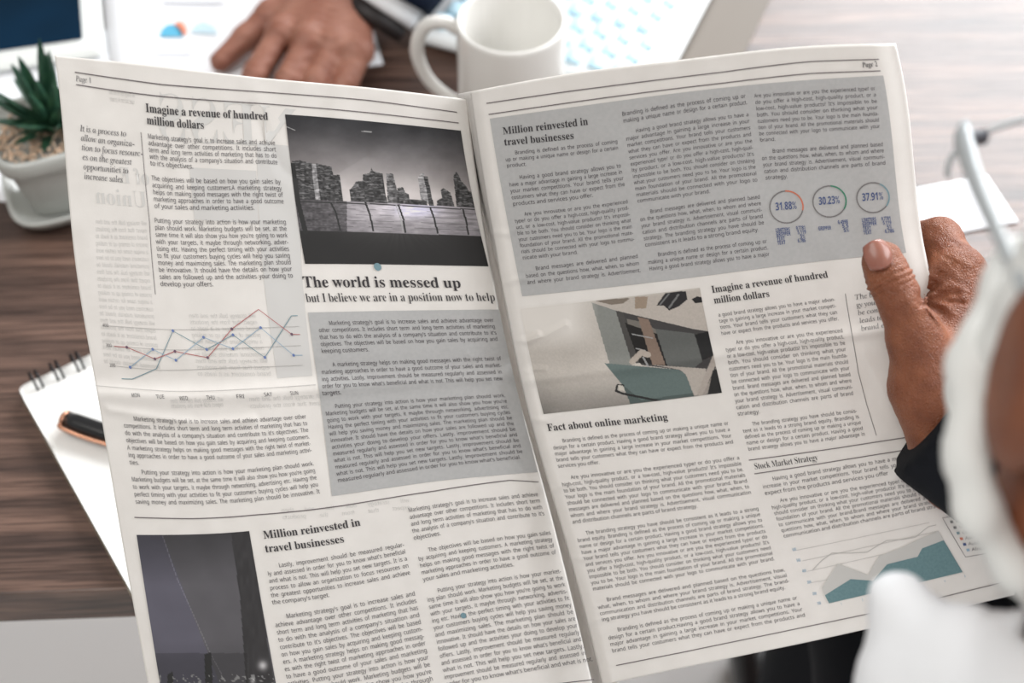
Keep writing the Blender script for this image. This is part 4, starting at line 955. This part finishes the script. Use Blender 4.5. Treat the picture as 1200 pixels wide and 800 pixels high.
# ------------------------------------------------------------------ the reader
DH = 0.672
def hp(x, y, d): return at(x, y, d)
def cones(P, ch, k):
    d = None
    for a, b, ra, rb in ch:
        e = d_cone(P, a, b, ra, rb); d = e if d is None else smin(d, e, k)
    return d
thumb = [hp(1034, 306, .660), hp(1043, 328, .658), hp(1057, 354, .657), hp(1073, 397, .662), hp(1092, 452, .668), hp(1125, 520, .672)]
TR_ = [0.0094, 0.0097, 0.0103, 0.0128, 0.0190, 0.0205]
wr = hp(1135, 540, .672)
mcps = [hp(1121, 322, .692), hp(1150, 345, .708), hp(1166, 372, .722), hp(1176, 402, .732)]
def hand_sdf(P):
    q = P.copy()
    pal = cones(P, [(wr, thumb[4], .0215, .0180), (wr, mcps[0], .0215, .0145), (wr, mcps[1], .0215, .0140), (wr, mcps[2], .0210, .0135), (wr, mcps[3], .0205, .0125)], 0.010)
    pal = smin(pal, d_cone(P, hp(1095, 430, .672), hp(1118, 345, .690), .0135, .0125), 0.009)
    th = cones(P, [(thumb[i], thumb[i+1], TR_[i], TR_[i+1]) for i in range(5)], 0.004)
    d = smin(pal, th, 0.006)
    for i, (dx, dy) in enumerate(((0, 0), (6, 22), (10, 46), (12, 68))):
        m_ = mcps[i]; dd = .006*i
        if i == 0:
            ch = [(m_, hp(1103, 280, .708), .0125, .0105), (hp(1103, 280, .708), hp(1062, 282, .722), .0105, .0088), (hp(1062, 282, .722), hp(1020, 300, .722), .0088, .0075)]
        else:
            ch = [(m_, hp(1112+dx, 300+dy, .722+dd), .0120, .0100), (hp(1112+dx, 300+dy, .722+dd), hp(1062, 300+dy, .728+dd*.5), .0100, .0085), (hp(1062, 300+dy, .728+dd*.5), hp(1012, 318+dy, .724), .0085, .0070)]
        d = smin(d, cones(P, ch, 0.003), 0.0045)
    # skin folds: thumb joint creases, the fold of the thumb web, knuckle wrinkles
    X = 600+FPX*(P @ R_)/np.maximum((P-C_) @ F_, .1); Yp = 400-FPX*((P-C_) @ U_)/np.maximum((P-C_) @ F_, .1)
    s = (Yp-329)+0.42*(X-1046); w_ = np.exp(-(s/15)**2)*(X < 1074)*(Yp < 365)
    d = d+w_*0.00075*np.sin(s*0.8+4*fbm(X/20, Yp/20, 73, 2))
    r = np.hypot(X-1078, (Yp-352)); an = np.arctan2(Yp-352, X-1078)
    d = d+0.0011*np.exp(-((r-24)/17)**2)*np.sin(an*10+1.0+5*fbm(X/18, Yp/18, 71, 2))*((an > -1.5) & (an < 0.9))
    # the deep fold between thumb and index finger
    t = np.clip((X-1068)/22, 0, 1); fy = 340+18*t; d = d+0.0030*np.exp(-((X-1079)/5)**2-((Yp-349)/9)**2)
    d = d+0.0014*np.exp(-((Yp-(356-0.10*(X-1079)+0.004*(X-1100)**2))/2.2)**2)*((X > 1076) & (X < 1130))
    d = d+0.0011*np.exp(-((Yp-(340+0.10*(X-1085)))/2.0)**2)*((X > 1082) & (X < 1125))
    k2 = 0
    d = d+0.0011*(fbm(X/16+3, Yp/16, 61, 3)-0.5)
    rd = 1-np.abs(2*fbm((X+0.5*Yp)/22+9, (Yp-0.5*X)/7+9, 63, 2)-1)*2.2
    msk = np.exp(-((X-1112)/36)**2-((Yp-312)/44)**2)
    d = d+0.0012*np.clip(rd, 0, 1)**3*msk
    rd = 1-np.abs(2*fbm(X/14, Yp/12, 65, 2)-1)*2.4
    d = d+0.00028*np.clip(rd, 0, 1)**2
    return d
allp = np.array(thumb+mcps+[wr, hp(1012, 300, .724), hp(1012, 390, .734), hp(1100, 262, .71)])
hv, hf = surface(hand_sdf, allp.min(0)-0.030, allp.max(0)+0.030, 0.00095); hv = smooth_np(hv, hf, 1, 0.4)

ear = at(1192, 520, .40)
hc = ear+np.array([0.082, 0.012, 0.018]); fwd = np.array([0, 0.985, -0.17]); fwd /= np.linalg.norm(fwd); upv = np.array([0, 0.17, 0.985]); HM = np.array([[1, 0, 0], fwd, upv])
def hl(x, y, z): return hc+np.array([x, 0, 0])+fwd*y+upv*z
def head_sdf(P):
    d = d_ell(P, hl(0, -0.01, 0.035), (.076, .098, .088), HM)
    d = smin(d, d_ell(P, hl(0, 0.045, -0.03), (.062, .055, .075), HM), 0.02)
    d = smin(d, d_ell(P, hl(0, 0.075, -0.075), (.035, .028, .028), HM), 0.02)
    d = smin(d, d_cone(P, hl(0, 0.094, 0.012), hl(0, 0.122, -0.022), .008, .014), 0.012)
    d = smin(d, d_cone(P, hl(-0.03, 0.088, 0.020), hl(0.03, 0.088, 0.020), .010, .010), 0.012)
    for s in (-1, 1):
        d = np.maximum(d, -d_ell(P, hl(0.033*s, 0.100, 0.002), (.016, .012, .010), HM))
        d = smin(d, d_ell(P, hl(0.033*s, 0.084, 0.002), (.0125, .0125, .0125), HM), 0.003)
        d = smin(d, d_ell(P, hl(0.082*s, -0.004, 0.0), (.010, .020, .034), HM), 0.006)
        d = np.maximum(d, -d_ell(P, hl(0.094*s, -0.002, 0.002), (.006, .010, .020), HM))
    d = smin(d, d_cone(P, hl(-.02, 0.100, -0.052), hl(.02, 0.100, -0.052), .007, .007), 0.006)
    nk = hc+np.array([0, -0.035, -0.03])
    d = smin(d, d_cone(P, nk, nk+np.array([0, -0.05, -0.13]), .058, .062), 0.025)
    nb_ = nk+np.array([0, -0.055, -0.15]); 
    d = smin(d, d_cone(P, nb_+np.array([-.13, -.01, -.05]), nb_+np.array([.13, -.01, -.05]), .055, .055), 0.04)
    d = smin(d, d_cone(P, nb_+np.array([0, 0, -.08]), nb_+np.array([0, 0.02, -.36]), .12, .13), 0.05)
    d = smin(d, d_ell(P, at(1225, 600, .432), (.016, .022, .030)), .012)
    # right arm down to the hand
    sh = nb_+np.array([.17, -.01, -.06]); el = np.array([0.47, 0.25, 0.82])
    d = smin(d, cones(P, [(sh, el, .048, .040), (el, wr+np.array([.01, -.008, -.010]), .036, .018)], 0.02), 0.03)
    # left arm reaching under the bottom edge of the left page
    shl = nb_+np.array([-.17, -.01, -.06])
    d = smin(d, cones(P, [(shl, ELL, .048, .040), (ELL, WRL, .038, .024), (WRL, at(232, 905, .712), .024, .030)], 0.02), 0.03)
    for i in range(4): d = smin(d, cones(P, [(at(215+32*i, 905, .716), at(222+32*i, 868, .722), .010, .009), (at(222+32*i, 868, .722), at(228+32*i, 835, .719), .009, .0075)], .004), .006)
    d = smin(d, cones(P, [(at(285, 920, .700), at(300, 890, .688), .013, .011), (at(300, 890, .688), at(288, 858, .682), .011, .009)], .004), .008)
    return d
ELL = np.array([-.10, .05, .80]); WRL = at(262, 990, .70)
lo = np.minimum(hc-np.array([.30, .30, .58]), [-.22, -.1, .72]); hi = hc+np.array([.32, .42, .16])
bv, bf = surface(head_sdf, lo, hi, 0.0055); bv = smooth_np(bv, bf, 2, 0.5)
reader = root('person', hc+np.array([0, -0.1, -0.62]), 'white-haired bearded reader in glasses holding the newspaper, at the right edge', 'person')
mesh('body', np.concatenate([hv, bv]), np.concatenate([hf, bf+len(hv)]), M['skin_old'], reader)
# thumbnail
n_c = hp(1029, 298.5, .6482); n_x = (hp(1042, 293, .6495)-hp(1015, 302, .6495)); n_x /= np.linalg.norm(n_x)
n_y = hp(1023, 284, .65)-hp(1032, 311, .649); n_y -= np.dot(n_y, n_x)*n_x; n_y /= np.linalg.norm(n_y); n_z = np.cross(n_x, n_y); n_z *= -1 if np.dot(n_z, F_) > 0 else 1
nv_, nn = [], 13
for j in range(nn):
    for i in range(nn):
        a = -1+2*i/(nn-1); b = -1+2*j/(nn-1)
        sx = a*math.sqrt(1-b*b/2.6); sy = b*math.sqrt(1-a*a/2.6)
        nv_.append(n_c+n_x*sx*0.0062+n_y*sy*0.0068+n_z*(0.0022-0.0028*a*a-0.0008*b*b-0.0012*max(0, -b)**3))
nf = [(j*nn+i, j*nn+i+1, (j+1)*nn+i+1, (j+1)*nn+i) for j in range(nn-1) for i in range(nn-1)]
o = mesh('thumbnail', nv_, nf, M['nail'], reader); m = o.modifiers.new('t', 'SOLIDIFY'); m.thickness = 0.0008; m.offset = 0
# sleeve
def sleeve_sdf(P):
    ax0 = hp(1137, 534, .668); el = np.array([0.47, 0.25, 0.82]); dr = (el-ax0)/np.linalg.norm(el-ax0)
    d = d_cone(P, ax0-dr*0.03, el, .0265, .050)
    d = smin(d, d_cone(P, el, nbs, .050, .062), 0.03)
    dn = hp(1140, 560, .66)-hp(1097, 512, .66); cut = -((P-hp(1094, 500, .655)) @ (dr))
    d = d+0.0016*np.sin((P @ dr)*170+3*np.sin(P[..., 0]*60))*np.clip(((P-ax0) @ dr)*12, 0, 1)
    return np.maximum(d, cut)
nbs = hc+np.array([.17, -.10, -.24])
el = np.array([0.47, 0.25, 0.82]); pp = np.array([hp(1100, 500, .665), el, nbs])
def sleeve2_sdf(P):
    shl = hc+np.array([-.17, -.10, -.24]); dr = (WRL-ELL)/np.linalg.norm(WRL-ELL)
    d = smin(d_cone(P, ELL, WRL+dr*.02, .050, .034), d_cone(P, ELL, shl, .050, .062), .03)+0.0015*np.sin(P[..., 0]*150+3*np.sin(P[..., 2]*60))
    return np.maximum(d, (P-(WRL-dr*.01)) @ dr)
q2 = np.array([ELL, WRL, hc+np.array([-.17, -.10, -.24])]); sv, sf = surface(sleeve2_sdf, q2.min(0)-.075, q2.max(0)+.075, 0.005); mesh('jacket_sleeve', smooth_np(sv, sf, 2), sf, M['suit'], reader)
sv, sf = surface(sleeve_sdf, pp.min(0)-.07, pp.max(0)+.07, 0.0035); mesh('jacket_sleeve', smooth_np(sv, sf, 2), sf, M['suit'], reader)
# shirt: collar standing off the neck, shoulder and back
def shirt_sdf(P):
    d = cones(P, [(at(1046, 702, .475), at(1060, 790, .47), .0090, .0125), (at(1046, 702, .475), at(1098, 748, .46), .0085, .0085), (at(1098, 748, .46), at(1215, 832, .43), .0085, .014), (at(1060, 790, .47), at(1130, 930, .46), .0130, .030), (at(1060, 790, .47), at(1215, 832, .43), .0100, .014)], 0.010)
    d = smin(d, d_cone(P, at(1112, 738, .455), at(1136, 727, .455), .0075, .0065), 0.004)
    d = smin(d, d_cone(P, at(1168, 765, .45), at(1200, 722, .45), .0065, .0060), 0.004)
    d = smin(d, d_cone(P, at(1150, 900, .46), at(1300, 1000, .42), .030, .050), 0.03)
    b0 = hc+np.array([0, -0.09, -0.18])
    d = smin(d, cones(P, [(b0+np.array([-.13, -.02, -.06]), b0+np.array([.13, -.02, -.06]), .070, .070), (b0+np.array([0, 0, -.12]), b0+np.array([0, 0.03, -.40]), .145, .155)], 0.05), 0.03)
    d = d+0.0012*np.sin(P[..., 0]*190+4*np.sin(P[..., 2]*50))
    return np.where(d_cone(P, hc, hc+np.array([0, -.085, -.16]), .06, .063) < 0.002, 0.01, d)
lo = hc+np.array([-.30, -.36, -.68]); hi = hc+np.array([.27, .12, .0])
sv, sf = surface(shirt_sdf, lo, hi, 0.0048); mesh('shirt', smooth_np(sv, sf, 3), sf, M['shirt'], reader)
# hair and beard
def hair_sdf(P):
    q = (P-hc) @ HM.T
    d = d_ell(P, hl(0, -0.018, 0.042), (.083, .100, .092), HM)
    d = np.maximum(d, -(q[..., 2]-0.010+np.clip(q[..., 1]+0.02, -1, .2)*-0.75))          # hairline rises towards the brow
    d = np.maximum(d, q[..., 1]-0.068)
    for s in (-1, 1):
        d = smin(d, cones(P, [(hl(.077*s, .020, .030), hl(.079*s, .022, -.015), .008, .009)], .01), .012)
    d = d+0.0016*np.sin(q[..., 1]*160+3*np.sin(q[..., 2]*90))*np.sin(q[..., 2]*130)
    return d
hv2, hf2 = surface(hair_sdf, hc-.14, hc+.17, 0.003); mesh('hair', smooth_np(hv2, hf2, 2), hf2, M['hair'], reader)
def beard_sdf(P):
    A_ = [at(1196, 312, .425), at(1146, 425, .425), at(1133, 540, .42), at(1148, 600, .42), at(1190, 668, .425), at(1260, 720, .44)]
    r = [.0095, .0085, .0062, .0062, .0062, .010]
    d = cones(P, [(A_[i], A_[i+1], r[i], r[i+1]) for i in range(5)], .006)
    d = smin(d, cones(P, [(hl(-.060, .058, -.062), hl(0, .092, -.098), .018, .024), (hl(0, .092, -.098), hl(.060, .058, -.062), .024, .018), (hl(.060, .058, -.062), hl(.080, .026, -.015), .018, .012), (hl(-.03, .105, -.042), hl(.03, .105, -.042), .008, .008)], .012), .01)
    d = d+0.0010*np.sin(P[..., 0]*330+P[..., 1]*200)*np.sin(P[..., 2]*260)
    return d
bv2, bf2 = surface(beard_sdf, hc+np.array([-.13, -.09, -.15]), hc+np.array([.11, .15, .12]), 0.0028); mesh('beard', smooth_np(bv2, bf2, 2), bf2, M['hair'], reader)
# trousers
def trou_sdf(P):
    d = cones(P, [((0.285, .02, .52), (0.285, .62, .545), .088, .070), ((0.285, .62, .545), (0.285, .60, .08), .066, .052)], .03)
    d = smin(d, cones(P, [((0.45, .02, .52), (0.46, .62, .545), .088, .070), ((0.46, .62, .545), (0.46, .60, .08), .066, .052)], .03), .02)
    d = smin(d, d_ell(P, (0.365, 0.0, .58), (.18, .13, .13)), .04)
    return d+0.003*np.sin(P[..., 1]*40+5*P[..., 0])
tv, tf = surface(trou_sdf, (.05, -.2, 0.02), (.64, .76, .75), 0.009); mesh('trousers', smooth_np(tv, tf, 2), tf, M['suit'], reader)
shp = []
for x in (.285, .46):
    v, f = rbox((x, .65, .03), .09, .26, .06, .03, seg=5); shp.append((v, f))
for v, f in shp: mesh('shoe', v, f, M['black'], reader)

# glasses
H0 = at(1128, 160, .470); H1 = H0+np.array([0.150, 0.004, 0.006]); E0 = ear+np.array([-.003, .012, .040])
gl = root('glasses', H0, 'thin-rimmed glasses worn by the white-haired reader', 'glasses')
v, f = tube(cr([H0, H0*0.62+E0*0.38+np.array([-.002, 0, .001]), E0], 10), np.linspace(0.0062, 0.0026, 21), 10, flat=0.45, up=(1, 0, 0)); mesh('temple_arm', v, f, M['lens'], gl)
E1 = E0+np.array([0.166, 0, 0]); v, f = tube(cr([H1, (H1+E1)/2, E1], 10), np.linspace(0.0030, 0.0018, 21), 10, flat=0.45, up=(1, 0, 0)); mesh('temple_arm', v, f, M['lens'], gl)
for s in (0, 1):
    cL = H0+np.array([0.036+0.078*s, 0.004, -0.006]); t = np.linspace(-0.25, math.pi+0.25, 41)
    pth = cL+np.array([0, 0, -0.010])+np.stack([0.036*np.cos(t), 0.004*np.cos(t)*(1-2*s)*0, 0.022*np.sin(t)], 1); v, f = tube(pth, 0.0011, 8, caps=False); mesh('rim', v, f, M['lens'], gl)
v, f = tube([H0, H0+np.array([.008, .002, -.002])], 0.0028, 10); mesh('hinge', v, f, M['darkframe'], gl)
v, f = tube([H1, H1+np.array([-.008, .002, -.002])], 0.0028, 10); mesh('hinge', v, f, M['darkframe'], gl)
v, f = tube(cr([H0+np.array([.066, .004, -.002]), H0+np.array([.075, .006, .002]), H0+np.array([.084, .004, -.002])], 6), 0.0014, 8); mesh('bridge', v, f, M['lens'], gl)

# ------------------------------------------------------------------ the other person's hand, across the desk
def dk(x, y, h): return atz(x, y, DZ+h)
w3 = dk(402, -22, .034)
fing = [[dk(330, 40, .030), dk(300, 86, .020), dk(290, 112, .012), dk(284, 132, .009)],
        [dk(362, 48, .033), dk(338, 92, .022), dk(329, 122, .013), dk(324, 142, .009)],
        [dk(393, 52, .032), dk(371, 95, .021), dk(362, 122, .013), dk(357, 142, .009)],
        [dk(420, 60, .028), dk(405, 97, .018), dk(396, 118, .012), dk(391, 134, .009)]]
th3 = [dk(360, -5, .028), dk(318, 18, .024), dk(288, 45, .017), dk(258, 72, .011)]
def far_sdf(P):
    d = cones(P, [(w3, f_[0], .0215, .0120) for f_ in fing], .012)
    d = smin(d, cones(P, [(th3[0], th3[1], .017, .0125), (th3[1], th3[2], .0120, .0100), (th3[2], th3[3], .0100, .0082)], .005), .012)
    for f_ in fing: d = smin(d, cones(P, [(f_[0], f_[1], .0108, .0098), (f_[1], f_[2], .0098, .0084), (f_[2], f_[3], .0084, .0072)], .003), .0035)
    for f_ in fing: d = smin(d, d_ell(P, f_[0]+np.array([0, 0, .004]), (.0095, .0095, .0085)), .006)
    d = smin(d, d_cone(P, w3, dk(455, -110, .06), .023, .028), .02)
    d = d+0.0004*np.sin(P[..., 1]*900+3*np.sin(P[..., 0]*220))
    return np.maximum(d, DZ+.0012-P[..., 2])
fp = np.array([p for f_ in fing for p in f_]+th3+[w3, dk(455, -110, .06)])
fv, ff = surface(far_sdf, fp.min(0)-.035, fp.max(0)+.035, 0.0017)
other = root('person', (w3[0], w3[1], DZ+.002), 'person across the desk, bare left hand flat on the papers, white cuff and navy sleeve', 'person')
mesh('body', smooth_np(fv, ff, 1), ff, M['skin_far'], other)
ax = dk(520, -120, .09)-dk(445, 2, .030); ax /= np.linalg.norm(ax); cw = dk(446, 8, .034)
v, f = tube([cw-ax*.002, cw+ax*.004, cw+ax*.05], [.0300, .0305, .031], 32); mesh('shirt_cuff', v, f, M['shirt'], other)
v, f = tube([cw-ax*.016, cw-ax*.010, cw-ax*.003], [.0262, .0275, .0268], 28); mesh('watch_strap', v, f, M['dark_wrist'], other)  # dark band around the wrist next to the cuff
path = cr([cw+ax*.014, cw+ax*.08, cw+ax*.20, cw+ax*.20+np.array([.10, .22, .12]), cw+ax*.20+np.array([.12, .45, .32])], 8)
v, f = tube(path, np.linspace(.036, .075, len(path)), 28); v = v+0.002*np.sin(v*90); mesh('jacket_sleeve', v, f, M['navy'], other)
